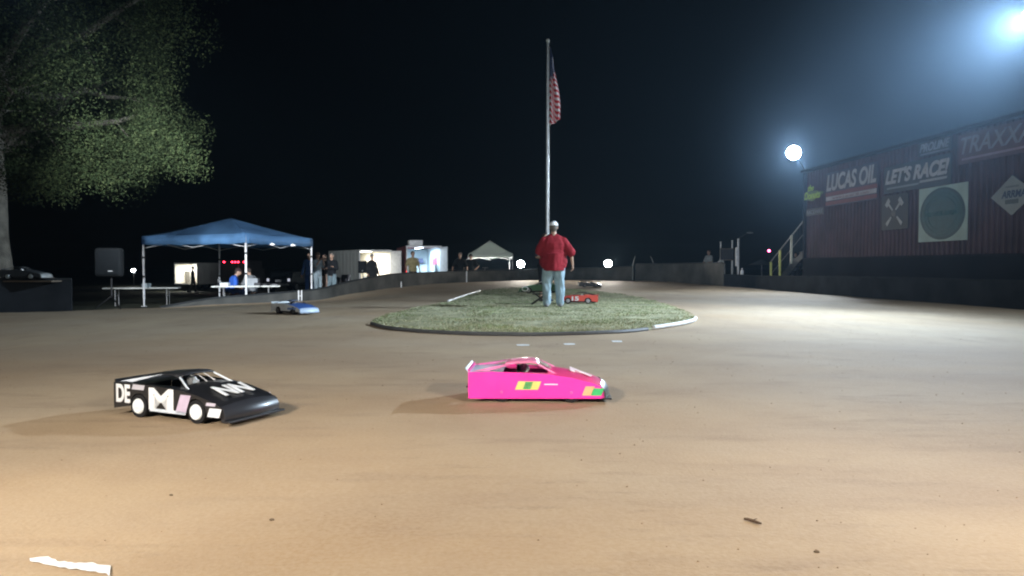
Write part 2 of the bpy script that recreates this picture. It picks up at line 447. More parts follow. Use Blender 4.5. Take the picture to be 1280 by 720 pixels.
# loose crumbs of dirt
cr = MB()
for i in range(2600):
    x = random.uniform(-9, 10); y = 1.9 + 16 * random.random() ** 1.5
    if in_poly(x, y, isl_s): continue
    r = random.uniform(.0015, .0045) * (1 + y * .06); z = H(x, y)
    a = random.uniform(0, 6)
    v = [(x + r * 1.3 * math.cos(a + k * 2.1) * random.uniform(.7, 1.2), y + r * 1.3 * math.sin(a + k * 2.1) * random.uniform(.7, 1.2), z - .0005) for k in range(3)] + [(x, y, z + r * .9)]
    cr.add(v, [(0, 1, 3), (1, 2, 3), (2, 0, 3)])
tag(cr.build('dirt_crumbs', mat('dirt_crumb', (.26, .18, .115), .9, var=.3, scale=20)), 'loose crumbs of dry clay scattered on the track', 'dirt crumbs', kind='stuff')

# ------------------------------------------------------------------ people
def hand(mb, wr, d, n, side, s=1.0):
    """palm + five bent fingers; d = along the forearm, n = the way the fingers curl, side = thumb side"""
    d = d.normalized(); n = (n - d * n.dot(d)).normalized(); w = d.cross(n).normalized() * side
    pc = wr + d * .05 * s
    q = Matrix((w, n, d)).transposed()
    mb.ell(pc, (.040 * s, .017 * s, .052 * s), 10, 7, rot=q)
    for i, ln in enumerate((.070, .078, .072, .056)):
        b = pc + d * .036 * s + w * (.027 - .018 * i) * s
        k = b + (d * .8 + n * .45).normalized() * ln * .52 * s; e = k + (d * .35 + n * .9).normalized() * ln * .48 * s
        mb.cap(b, k, .0095 * s, .009 * s, 7); mb.cap(k, e, .009 * s, .0075 * s, 7)
    b = wr + d * .03 * s + w * .032 * s; k = b + (d * .7 + w * .7 + n * .3).normalized() * .035 * s; e = k + (d * .8 + n * .55).normalized() * .03 * s
    mb.cap(b, k, .012 * s, .0105 * s, 7); mb.cap(k, e, .0105 * s, .0085 * s, 7)
ARMS = {
    'down': lambda s: ((s * .27, -.02, 1.14), (s * .29, .06, .90)),
    'out': lambda s: ((s * .31, -.01, 1.12), (s * .35, .06, .87)),
    'fwd': lambda s: ((s * .25, .06, 1.15), (s * .14, .28, 1.12)),
    'cross': lambda s: ((s * .25, .06, 1.15), (s * -.06, .2, 1.2 + .03 * s)),
    'hip': lambda s: ((s * .38, -.05, 1.16), (s * .2, .05, 1.0)),
    'face': lambda s: ((s * .24, .12, 1.2), (s * .09, .2, 1.44)),
    'desk': lambda s: ((s * .26, .14, 1.14), (s * .16, .36, 1.16)),
}
SKIN = mat('skin', (.40, .25, .18), .55, var=.1, scale=4)
def person(label, loc, rz=0, Ht=1.75, arms=('down', 'down'), legs='stand', shirt=(.05, .05, .06), pants=(.05, .06, .08), shoe=(.03, .03, .03), hat=None, hair=(.03, .02, .015), long_hair=False,
           bulk=1.0, belly=0.0, lean=0.0, sleeve=.5, hem=.88, vox=.02, turn=0.0, shorts=False, group=None, baggy=1.0, skin=None):
    t = thing('person', label, 'person', loc, rz, group)
    k = Ht / 1.75; sit = legs == 'sit'; dz = -.45 if sit else 0
    piv = Vector((0, 0, .93)); ML = Matrix.Rotation(-lean, 3, 'X')
    def U(p):
        p = Vector(p); p = piv + ML @ (p - piv); return (p + Vector((0, 0, dz))) * k
    def Lg(p): return Vector(p) * k
    sides = (-1, 1); J = {}
    for i, s in enumerate(sides):
        el, wr = ARMS[arms[i]](s); J[s] = [U((s * .185 * (.8 + .2 * bulk), 0, 1.405 - .10 * max(0, bulk - 1))), U((el[0] * (.72 + .28 * bulk), el[1], el[2])), U((wr[0] * (.72 + .28 * bulk), wr[1], wr[2]))]
        if sit: J[s] += [Lg((s * .09, 0, .5)), Lg((s * .13, .42, .5)), Lg((s * .13, .38, .09))]
        elif legs == 'walk': J[s] += [Lg((s * .09, 0, .92)), Lg((s * .10, .12 * s + .04, .5)), Lg((s * .10, .22 * s - .06, .11 if s < 0 else .09))]
        elif legs == 'wide': J[s] += [Lg((s * .10, 0, .92)), Lg((s * .13, .03, .5)), Lg((s * .145, -.01 + .04 * s, .09))]
        else: J[s] += [Lg((s * .09, 0, .92)), Lg((s * .105, .02, .5)), Lg((s * .115, -.01, .09))]
    # body
    b = MB(); HR = Matrix.Rotation(turn, 3, 'Z')
    hc = Vector((0, .015, 1.63))
    def Hd(x, y, z): return U(hc + HR @ Vector((x, y, z)))
    b.ell(U((0, 0, 1.28)), (.15 * k * bulk, .10 * k, .19 * k)); b.ell(U((0, 0, 1.05)), (.135 * k * bulk, .10 * k, .15 * k)); b.ell(Lg((0, 0, .94 + dz)), (.155 * k * bulk, .115 * k, .12 * k))
    if belly: b.ell(U((0, belly * .5, 1.08)), (.17 * k * bulk, (.11 + belly * .5) * k, .17 * k))
    b.cap(U((0, -.01, 1.40)), U((0, .005, 1.55)), .062 * k, .055 * k)
    q = ML @ HR
    b.ell(Hd(0, 0, .015), (.076 * k, .096 * k, .105 * k), 16, 12, rot=q); b.ell(Hd(0, .022, -.055), (.056 * k, .066 * k, .06 * k), 12, 8, rot=q)
    b.ell(Hd(0, .10, -.012), (.012 * k, .018 * k, .026 * k), 8, 6, rot=q); b.ell(Hd(0, .082, -.063), (.026 * k, .012 * k, .008 * k), 8, 6, rot=q)
    for s in sides:
        b.ell(Hd(s * .078, -.005, 0), (.012 * k, .022 * k, .034 * k), 8, 6, rot=q); b.ell(Hd(s * .030, .083, .012), (.015 * k, .010 * k, .008 * k), 8, 6, rot=q)
        sh, el, wr, hp, kn, an = J[s]
        b.cap(sh, el, .052 * k, .043 * k); b.cap(el, wr, .042 * k, .028 * k)
        b.cap(hp, kn, .085 * k, .058 * k); b.cap(kn, an, .055 * k, .036 * k)
        b.cap(an, an + Vector((s * .015, .15, -.05)) * k, .034 * k, .026 * k)
    me = remesh(b, vox, 3)
    h = MB()
    for s in sides:
        sh, el, wr = J[s][:3]; inw = Vector((-s, .15, 0))
        if arms[0 if s < 0 else 1] in ('fwd', 'desk', 'cross'): inw = Vector((0, 0, -1))
        hand(h, wr, wr - el, inw, s, k)
    bm = bmesh.new(); bm.from_mesh(me); bm.from_mesh(h.mesh('h')); bm.to_mesh(me); bm.free()
    link(me, 'body', skin or SKIN, t, smooth=True)
    # shirt
    sh_ = MB(); g = .02 * k
    sh_.ell(U((0, 0, 1.27)), (.165 * k * bulk + g, .115 * k + g, .21 * k)); sh_.ell(U((0, 0, 1.08)), (.15 * k * bulk + g, .115 * k + g, .2 * k))
    hz = hem + .1
    sh_.cyl(U((0, 0, 1.1)), (Lg((0, 0, hem + dz))), .13 * k * bulk, .152 * k * bulk, 20); sh_.ell(Lg((0, 0, hz + dz)), (.165 * k * bulk + g, .125 * k * bulk + g, (hz - hem) * k + .01))
    if belly: sh_.ell(U((0, belly * .5, 1.08)), (.19 * k * bulk, (.135 + belly * .5) * k, .19 * k)); sh_.ell(Lg((0, belly * .2, .93)), (.185 * k * bulk + g, (.15 + belly * .3) * k, .2 * k))
    [sh_.cap(U((s * .03, -.01, 1.455)), J[s][0], .055 * k, .07 * k) for s in sides]; sh_.ell(U((0, -.01, 1.30)), (.15 * (.4 + .6 * bulk) * k, .12 * k, .13 * k)); sh_.cap(U((0, -.01, 1.42)), U((0, -.005, 1.475)), .07 * k, .06 * k)
    for s in sides:
        sh, el, wr = J[s][:3]
        if sleeve <= 1: e = sh + (el - sh) * max(.3, sleeve * 1.6 if sleeve < .6 else 1); sh_.cap(sh, e, .068 * k * (.6 + .4 * bulk), .074 * k * (.4 + .6 * bulk))
        else: sh_.cap(sh, el, .065 * k, .056 * k); sh_.cap(el, wr, .055 * k, .042 * k)
    link(remesh(sh_, vox, 3, cloth=.011, seed=Ht * 7), 'shirt', mat('shirt_%d_%d_%d' % tuple(int(c * 255) for c in shirt), shirt, .85, var=.18, scale=8, bump=.2), t, smooth=True)
    pt = MB(); pt.ell(Lg((0, 0, .95 + dz)), (.17 * k * bulk, .135 * k + belly * .1, .115 * k))
    for s in sides:
        hp, kn, an = J[s][3:]
        pt.cap(hp, kn, .102 * k * baggy, .078 * k * baggy)
        if not shorts: pt.cap(kn, an + (kn - an) * .02, .074 * k * baggy, .062 * k * baggy)
    link(remesh(pt, vox, 3, cloth=.018, seed=Ht * 3), 'trousers', mat('trousers_%d_%d_%d' % tuple(int(c * 255) for c in pants), pants, .85, var=.2, scale=7, bump=.25), t, smooth=True)
    for s in sides:
        an = J[s][5]; so = MB(); so.cap(an + Vector((0, -.035, -.045)) * k, an + Vector((s * .015, .17, -.055)) * k, .043 * k, .036 * k); so.cap(an + Vector((0, -.01, -.02)), an, .045 * k, .045 * k)
        so.v = [(x, y, max(z, an.z - .09 * k)) for x, y, z in so.v]
        so.build('shoe', mat('shoe_%d' % int(shoe[0] * 255), shoe, .6), t, smooth=True)
    # hair / cap
    hm = MB(); hm.ell(Hd(0, -.018, .035), (.084 * k, .098 * k, .098 * k), 16, 12, rot=q)
    if long_hair: hm.cap(Hd(0, -.06, .0), Hd(0, -.075, -.16), .072 * k, .05 * k)
    if hat: hm.v = [v for v in hm.v]; hm.cap(Hd(0, -.04, -.035), Hd(0, -.045, -.01), .062 * k, .07 * k)
    hm_me = hm.mesh('hair')
    if not hat: link(hm_me, 'hair', mat('hair_%d' % int(hair[0] * 999), hair, .7, bump=.5), t, smooth=True)
    else:
        link(hm_me, 'hair', mat('hair_%d' % int(hair[0] * 999), hair, .7, bump=.5), t, smooth=True)
        c = MB(); n_ = 20; vs_ = []; kk = 7
        for j in range(kk + 1):
            tt_ = PI / 2 * j / kk
            for i in range(n_):
                a = 2 * PI * i / n_; rr = 1
                vs_.append(Hd(.090 * math.sin(tt_) * math.cos(a), -.012 + .108 * math.sin(tt_) * math.sin(a), .035 + .098 * math.cos(tt_)))
        fs_ = [(j * n_ + i, (j + 1) * n_ + i, (j + 1) * n_ + (i + 1) % n_, j * n_ + (i + 1) % n_) for j in range(kk) for i in range(n_)]
        c.add(vs_, fs_); c.ell(Hd(0, -.012, .135), (.009,) * 3, 8, 6)
        o_ = c.build('cap', mat('cap_%d_%d' % (int(hat[0] * 255), int(hat[2] * 255)), hat, .8), t, smooth=True)
        sm_ = o_.modifiers.new('thick', 'SOLIDIFY'); sm_.thickness = .004
        bl = []
        for i in range(9):
            a = PI * (.18 + .64 * i / 8); bl.append(Hd(.084 * math.cos(a), -.012 + .100 * math.sin(a), .04))
        for i in range(8, -1, -1):
            a = PI * (.22 + .56 * i / 8); bl.append(Hd(.078 * math.cos(a), .07 + .10 * math.sin(a), .025))
        MB().prism(bl, (0, 0, .006)).build('cap_brim', mat('cap_%d_%d' % (int(hat[0] * 255), int(hat[2] * 255)), hat, .8), o_)
    return t
def at(px, d, z=None):
    x = (px - CX) / F * d; return (x, d, H(x, d) if z is None else z)

JEAN = (.20, .30, .38)
# the man on the infield
man = person('large man in red shirt, pale jeans and white cap, back turned, on the grass', (.88, 16.05, Hi(.88, 16.05) + .0), R(4), 1.80, ('fwd', 'out'), 'wide', (.20, .014, .021), (.27, .37, .43), (.25, .26, .28),
             hat=(.72, .74, .76), hair=(.10, .085, .07), bulk=1.5, belly=.12, sleeve=.75, hem=.745, vox=.011, baggy=1.32, turn=R(-6))
# cap buckle opening at the back is dark
person('person in dark clothes mostly hidden behind the big man in red', at(681, 18.6, None)[:2] + (Hi(.8, 18.6),), R(200), 1.66, ('face', 'fwd'), 'stand', (.03, .035, .05), (.03, .035, .045), shorts=True, group=None, vox=.016)

# people by the pits
def stand(px, head_y, d, label, rz, **kw):
    x = (px - CX) / F * d; zt = P(px, head_y, d).z; z0 = H(x, d)
    return person(label, (x, d, z0), rz, Ht=min(1.9, max(1.45, (zt - z0) / 1.0)), **kw)
stand(241, 333, 46, 'dark silhouette of a person walking before the glowing trailer behind the blue canopy', R(-60), arms=('down', 'out'), legs='walk', shirt=(.02, .02, .02), pants=(.05, .05, .045), sleeve=2)
stand(387, 316, 30.5, 'person in blue jacket standing half behind the right leg of the blue canopy', R(170), shirt=(.06, .13, .32), pants=(.03, .07, .2), sleeve=2, arms=('down', 'down'))
stand(397, 315.5, 29, 'person in pale shirt and cap with hands at the mouth by the canopy leg', R(-120), shirt=(.34, .42, .48), pants=(.40, .50, .56), arms=('face', 'face'), hat=(.10, .07, .05), turn=R(-10))
stand(406, 318, 30, 'dark haired person in dark top and tan trousers between two standing spectators', R(150), shirt=(.03, .02, .02), pants=(.42, .28, .22), long_hair=True, arms=('cross', 'cross'), group=None)
stand(415, 316.5, 28.6, 'man in black long sleeved top and grey jeans with folded arms by grey trailer', R(165), shirt=(.012, .013, .016), pants=(.17, .23, .26), arms=('cross', 'cross'), sleeve=2, hair=(.16, .14, .12))
stand(465, 317.5, 33.5, 'heavy person in long dark coat standing in front of the bright white trailer doorway', R(-125), shirt=(.02, .022, .024), pants=(.02, .022, .022), hat=(.2, .2, .19), sleeve=2, hem=.62, bulk=1.55, belly=.1)
stand(516, 314, 36, 'man in tan tee shirt standing before the trailer with the bluish lit interior', R(-150), shirt=(.28, .24, .13), pants=(.05, .05, .05), bulk=1.15, hair=(.04, .03, .02))
stand(575, 316, 37, 'bareheaded man in black tee shirt left of the white canopy behind the barrier', R(175), shirt=(.012, .013, .014), bulk=1.12, arms=('out', 'out'), hair=(.2, .17, .15))
stand(588.5, 317.5, 37.5, 'man in black cap and printed black tee shirt at the white canopy corner', R(190), shirt=(.016, .02, .022), hat=(.015, .015, .02), bulk=1.05, arms=('hip', 'out'), turn=R(20))
stand(886, 312.5, 41, 'lone pale shirted person behind the tall barrier near the white posts', R(120), shirt=(.42, .45, .45), pants=(.06, .07, .08), arms=('fwd', 'fwd'))
stand(994, 329, 30.5, 'person in light grey hoodie at the foot of the stairs', R(150), shirt=(.24, .26, .27), pants=(.1, .1, .11), sleeve=2, arms=('cross', 'cross'), group=None) if False else None

# ------------------------------------------------------------------ quarter scale race cars
def race_car(label, loc, rz, colr, deck, accent, nose, stripe=None, number=None, side_txt=None, rim=(.75, .8, .82), spoiler=True, name='race_car', patch=None, sail=None, txtcol=(.75, .78, .8), cat='race car', zoff=0, roofc=None, skirt=False):
    t = thing(name, label, cat, loc, rz, 'quarter scale dirt track race cars')
    cm = mat('car_paint_%d_%d_%d' % tuple(int(c * 255) for c in colr), colr, .32, var=.08, scale=5, coat=.5, bump=.05)
    dk = mat('car_paint_%d_%d_%d' % tuple(int(c * 255) for c in deck), deck, .35, var=.1, scale=5, coat=.4)
    ac = mat('car_paint_%d_%d_%d' % tuple(int(c * 255) for c in accent), accent, .35, var=.1, scale=5, coat=.4)
    nsm = mat('car_paint_%d_%d_%d' % tuple(int(c * 255) for c in nose), nose, .35, var=.1, scale=5, coat=.4)
    tx = mat('decal_%d_%d_%d' % tuple(int(c * 255) for c in txtcol), txtcol, .5, var=.1)
    rf = mat('car_paint_%d_%d_%d' % tuple(int(c * 255) for c in (roofc or deck)), roofc or deck, .35, var=.1, scale=5, coat=.4)
    W = .215; wr = .068; RX, FX = -.24, .22
    top = [(-.46, .198), (-.30, .202), (-.10, .196), (.08, .186), (.22, .166), (.36, .132), (.43, .10)]
    def arch(cx, n=9): return [(cx + (wr + .014) * math.cos(PI * i / (n - 1)), max(.045, .062 + (wr + .014) * math.sin(PI * i / (n - 1)))) for i in range(n)]
    def ztop(x):
        for (a, za), (b, zb) in zip(top, top[1:]):
            if a <= x <= b: return za + (zb - za) * (x - a) / (b - a)
        return top[0][1] if x < top[0][0] else top[-1][1]
    for s in (-1, 1):
        out = [(-.46, .04)] + top[:] + [(.44, .045)] + ([] if skirt else [p for p in arch(FX)] + [p for p in arch(RX)])
        if skirt: out[0] = (-.46, .022); out[-1] = (.44, .03)
        # outer side sheet
        o = MB().prism([(x, s * W, z) for x, z in out], (0, -s * .006, 0)).build('side_panel', cm, t, bevel=.0015)
    # hood: crowned surface
    def deckmesh(x0, x1, nx_, crown, zo=0.0, wf=lambda x: 1.0, thick=.006):
        m = MB(); v = []; ny = 9
        for i in range(nx_):
            x = x0 + (x1 - x0) * i / (nx_ - 1)
            for j in range(ny):
                yy = -1 + 2 * j / (ny - 1); v.append((x, yy * (W - .003) * wf(x), ztop(x) + zo + crown * (1 - yy * yy)))
        f = [(i * ny + j, i * ny + j + 1, (i + 1) * ny + j + 1, (i + 1) * ny + j) for i in range(nx_ - 1) for j in range(ny - 1)]
        m.add(v, f); k = len(v); m.add([(a, b, c - thick) for a, b, c in v], [tuple(reversed(q)) for q in f])
        ed = [j for j in range(ny)] + [(i + 1) * ny - 1 for i in range(1, nx_)] + [(nx_ - 1) * ny + j for j in range(ny - 2, -1, -1)] + [i * ny for i in range(nx_ - 2, 0, -1)]
        m.f += [(ed[i], ed[(i + 1) % len(ed)], ed[(i + 1) % len(ed)] + k, ed[i] + k) for i in range(len(ed))]; m.m += [0] * len(ed)
        return m
    deckmesh(.065, .43, 10, .022).build('hood', dk, t, smooth=True)
    deckmesh(-.455, -.235, 6, .0, -.004).build('rear_deck', ac, t, smooth=True)
    # cockpit tub, driver figure helmet, dash
    MB().box((-.085, 0, .09), (.30, W * 1.9, .08)).build('cockpit_floor', K('black'), t)
    for s in (-1, 1): MB().box((-.085, s * (W - .045), ztop(-.08) - .012), (.31, .075, .008)).build('interior_ledge', dk, t)
    hb = MB().ell((-.10, .05, .19), (.034, .033, .036), 12, 9); hb.box((-.07, .05, .19), (.012, .05, .016))
    hb.build('driver_helmet', mat('helmet', (.7, .72, .72), .3), t, smooth=True)
    MB().box((-.14, .05, .16), (.02, .09, .12)).build('seat', K('black'), t, bevel=.004)
    # roof + pillars
    zr = .262; m = MB(); v = []
    for i in range(6):
        x = -.22 + .225 * i / 5
        for j in range(7):
            yy = -1 + j / 3; w_ = .145 - .012 * i / 5; v.append((x, yy * w_, zr + .010 * (1 - yy * yy) - .018 * max(0, (i - 3) / 2) ** 2 - .004 * (5 - i)))
    f = [(i * 7 + j, i * 7 + j + 1, (i + 1) * 7 + j + 1, (i + 1) * 7 + j) for i in range(5) for j in range(6)]
    m.add(v, f); o = m.build('roof', rf, t, smooth=True); q = o.modifiers.new('thick', 'SOLIDIFY'); q.thickness = .007; q.offset = 0
    for s in (-1, 1):
        MB().cyl((.0, s * .128, zr - .02), (.13, s * .175, ztop(.13) - .002), .006, .006, 8).build('front_pillar', K('black') if not stripe else mat('pillar_%d' % int(stripe[0] * 255), stripe, .4), t)
        pm = mat('sail_%d_%d' % (int((sail or colr)[0] * 255), int((sail or colr)[2] * 255)), sail or colr, .35)
        a = [(-.235, s * .143, zr - .018), (-.10, s * .138, zr - .002), (-.235, s * .155, zr - .05)]
        MB().prism([(-.12, s * .141, zr - .006), (-.23, s * .145, zr - .022), (-.43, s * .19, .203), (-.33, s * .185, .203)], (0, -s * .005, 0)).build('sail_panel', pm, t)
    # windscreen bars
    for y in (-.05, 0, .05): MB().cyl((.0, y, zr - .012), (.085, y * 1.2, ztop(.085) + .02), .003, .003, 6).build('windscreen_bar', K('steel'), t)
    # nose
    m = MB(); v = []; ny = 9
    prof = [(.425, .112), (.455, .095), (.475, .07), (.482, .045), (.474, .03), (.43, .028)]
    for x, z in prof:
        for j in range(ny):
            yy = -1 + 2 * j / (ny - 1); v.append((x - .035 * yy * yy * (x - .40) / .08, yy * W, z + .018 * (1 - yy * yy) * (z / .11)))
    f = [(i * ny + j, i * ny + j + 1, (i + 1) * ny + j + 1, (i + 1) * ny + j) for i in range(len(prof) - 1) for j in range(ny - 1)]
    m.add(v, f)
    for j in (0, ny - 1): m.f.append(tuple(i * ny + j for i in range(len(prof)))); m.m.append(0)
    m.build('nose', nsm, t, smooth=True)
    MB().box((.455, 0, .030), (.06, W * 2.06, .012)).build('splitter', K('black'), t, bevel=.003)
    # chassis, bumper
    MB().box((0, 0, .042), (.84, .26, .03)).cyl((-.475, -.15, .09), (-.475, .15, .09), .007).build('chassis', K('black'), t)
    if spoiler:
        MB().prism([(-.455, -W + .01, .197), (-.478, -W + .01, .225), (-.483, -W + .01, .225), (-.463, -W + .01, .197)], (0, 2 * W - .02, 0)).build('spoiler', ac, t)
    MB().box((-.459, 0, .14), (.008, 2 * W - .02, .15)).build('tail_panel', cm, t)
    for x in (RX, FX):
        for s in (-1, 1):
            w = MB(); y0 = s * (W - .075); y1 = s * (W + .004 if x == RX else W - .004)
            if skirt: y1 = s * (W - .012)
            w.cyl((x, y0, wr), (x, y1, wr), wr, wr, 28)
            wo = w.build('wheel', K('rubber'), t, smooth=True, bevel=.008)
            rmm = mat('rim_%d_%d' % (int(rim[0] * 255), int(rim[2] * 255)), rim, .35, var=.05)
            r_ = MB().cyl((x, y1 + s * .001, wr), (x, y1 + s * .009, wr), .046, .041, 26); r_.cyl((x, y1 + s * .009, wr), (x, y1 + s * .014, wr), .011, .009, 10)
            r_.build('rim', rmm, wo, smooth=True)
    X = Vector((1, 0, 0))
    if number:
        lettering(number, tx, t, (.29, 0, ztop(.29) + .029), (0, 1, 0) if rz > -PI / 2 else (0, 1, 0), (-1, 0, .22), .26, .15, bold=.03, shear=.25, ext=.002)
    if side_txt:
        for s in (-1, 1):
            xd = (1, 0, 0) if s < 0 else (-1, 0, 0)
            for txt, x, z, w_, h_ in side_txt: lettering(txt, tx, t, (x if s < 0 else x, s * (W + .0015), z), xd, (0, 0, 1), w_, h_, bold=.035, ext=.0015)
    if patch:
        for pc, x0, x1, z0, z1, in patch:
            for s in (-1, 1):
                pts = [(x0, z0), (x1, z0), (x1 + (z1 - z0) * .4, z1), (x0 + (z1 - z0) * .4, z1)]
                MB().prism([(x, s * (W + .0008), z) for x, z in pts], (0, s * .0012, 0)).build('decal', mat('decal_%d_%d_%d' % tuple(int(c * 255) for c in pc), pc, .45), t)
    return t
def car_at(px, py, d=None):
    if d is None: d = F * EYE / (py - HZ)
    q = P(px, py, d); return (q.x, q.y, H(q.x, q.y))
WH = (.75, .8, .84)
blk = (.012, .013, .016)
race_car('black race car with white wheels, white side lettering and white number on the hood', car_at(247, 519), R(-25), blk, blk, blk, (.02, .022, .028), number='NN', spoiler=False, sail=(.62, .68, .75), stripe=(.6, .66, .72),
         side_txt=[('DE', -.375, .135, .12, .11), ('M', -.055, .12, .20, .13)], patch=[((.50, .42, .55), .06, .14, .05, .16), ((.70, .76, .82), .31, .40, .05, .10), ((.45, .45, .5), -.30, -.20, .165, .195), ((.62, .70, .78), -.15, .14, .046, .064), ((.55, .52, .62), .30, .37, .112, .13)], roofc=(.02, .022, .026))
race_car('bright pink race car with pale blue rear deck and green and black nose', car_at(673, 497.5), R(-3), (.95, .04, .40), (.80, .06, .25), (.50, .66, .80), (.02, .03, .035), rim=(.85, .12, .4), sail=(.80, .22, .45), stripe=(.8, .25, .5), roofc=(.85, .25, .45),
         side_txt=None, patch=[((.62, .60, .18), -.15, .0, .085, .14), ((.10, .45, .16), -.10, -.05, .088, .138), ((.85, .75, .85), .04, .13, .118, .124), ((.70, .42, .22), .29, .35, .05, .11), ((.04, .42, .14), .345, .415, .05, .098)], number='7', skirt=True, txtcol=(.85, .7, .8))
race_car('small blue and white race car rounding the turn in front of the blue canopy', car_at(369, 392), R(-38), (.62, .66, .68), (.05, .12, .36), (.55, .58, .6), (.45, .56, .7), rim=(.05, .05, .05), sail=(.08, .14, .3), roofc=(.03, .05, .1), patch=[((.12, .22, .5), .05, .3, .09, .13)])
race_car('red race car with white number parked on the grass right of the man', (lambda q: (q[0], q[1], Hi(q[0], q[1])))(at(722.5, 17.6)), R(172), (.62, .05, .03), (.55, .05, .03), (.55, .05, .03), (.6, .07, .04), rim=(.3, .3, .3), sail=(.02, .02, .02), roofc=(.02, .02, .02), side_txt=[('15', .05, .12, .16, .10)])
race_car('black race car far off on the back straight beyond the grass infield', car_at(737, 358.5, 31.5), R(5), blk, blk, blk, blk, rim=(.1, .1, .1))
# green car on a stand beside the man
gq = at(674, 17.2); gz = Hi(gq[0], gq[1])
st = thing('car_stand', 'low black folding stand holding up the green race car on the grass', 'car stand', (gq[0] + .03, gq[1], gz))
MB().box((0, 0, .25), (.36, .26, .025)).build('top_plate', K('black'), st, bevel=.005)
for s in (-1, 1):
    MB().cyl((-.22, s * .12, .0), (.13, s * .12, .245), .014).build('leg', K('black'), st); MB().cyl((.2, s * .12, .0), (-.12, s * .12, .245), .014).build('leg', K('black'), st)
    MB().cyl((s * .02, -.12, .12), (s * .02, .12, .12), .01).build('crossbar', K('black'), st)
gc = race_car('green race car with a white ringed roundel raised on a black stand by the man', (gq[0] + .03, gq[1], gz + .2625), R(162), (.07, .17, .09), (.08, .19, .10), (.07, .17, .09), (.08, .18, .1), rim=(.2, .2, .2), roofc=(.6, .62, .62), sail=(.05, .12, .07))
ring = MB(); rr = []
for i in range(24): a = 2 * PI * i / 24; rr.append(Vector((.30 + .07 * math.cos(a), .219, .1 + .045 * math.sin(a))))
ring.tube(rr + [rr[0]], .011, 8); ring.build('roundel', K('white'), gc, smooth=True)
# dark model car resting on the near barrier
bq = P(28, 347, 15.85)
race_car('dark race car resting on top of the near barrier below the tree', (bq.x, bq.y + .1, .628), R(3), (.03, .035, .04), (.05, .055, .06), (.03, .03, .035), (.25, .27, .27), rim=(.2, .22, .22), sail=(.12, .13, .13))
sh = thing('shelf_board', 'narrow dark board fixed on top of the near barrier under a race car', 'board', (bq.x, bq.y + .18, .59))
MB().box((0, 0, 0), (1.3, .5, .03)).build('board', PM, sh)
for s in (-.5, .5): MB().box((s, .12, -.35), (.06, .06, .67)).build('leg', PM, sh)

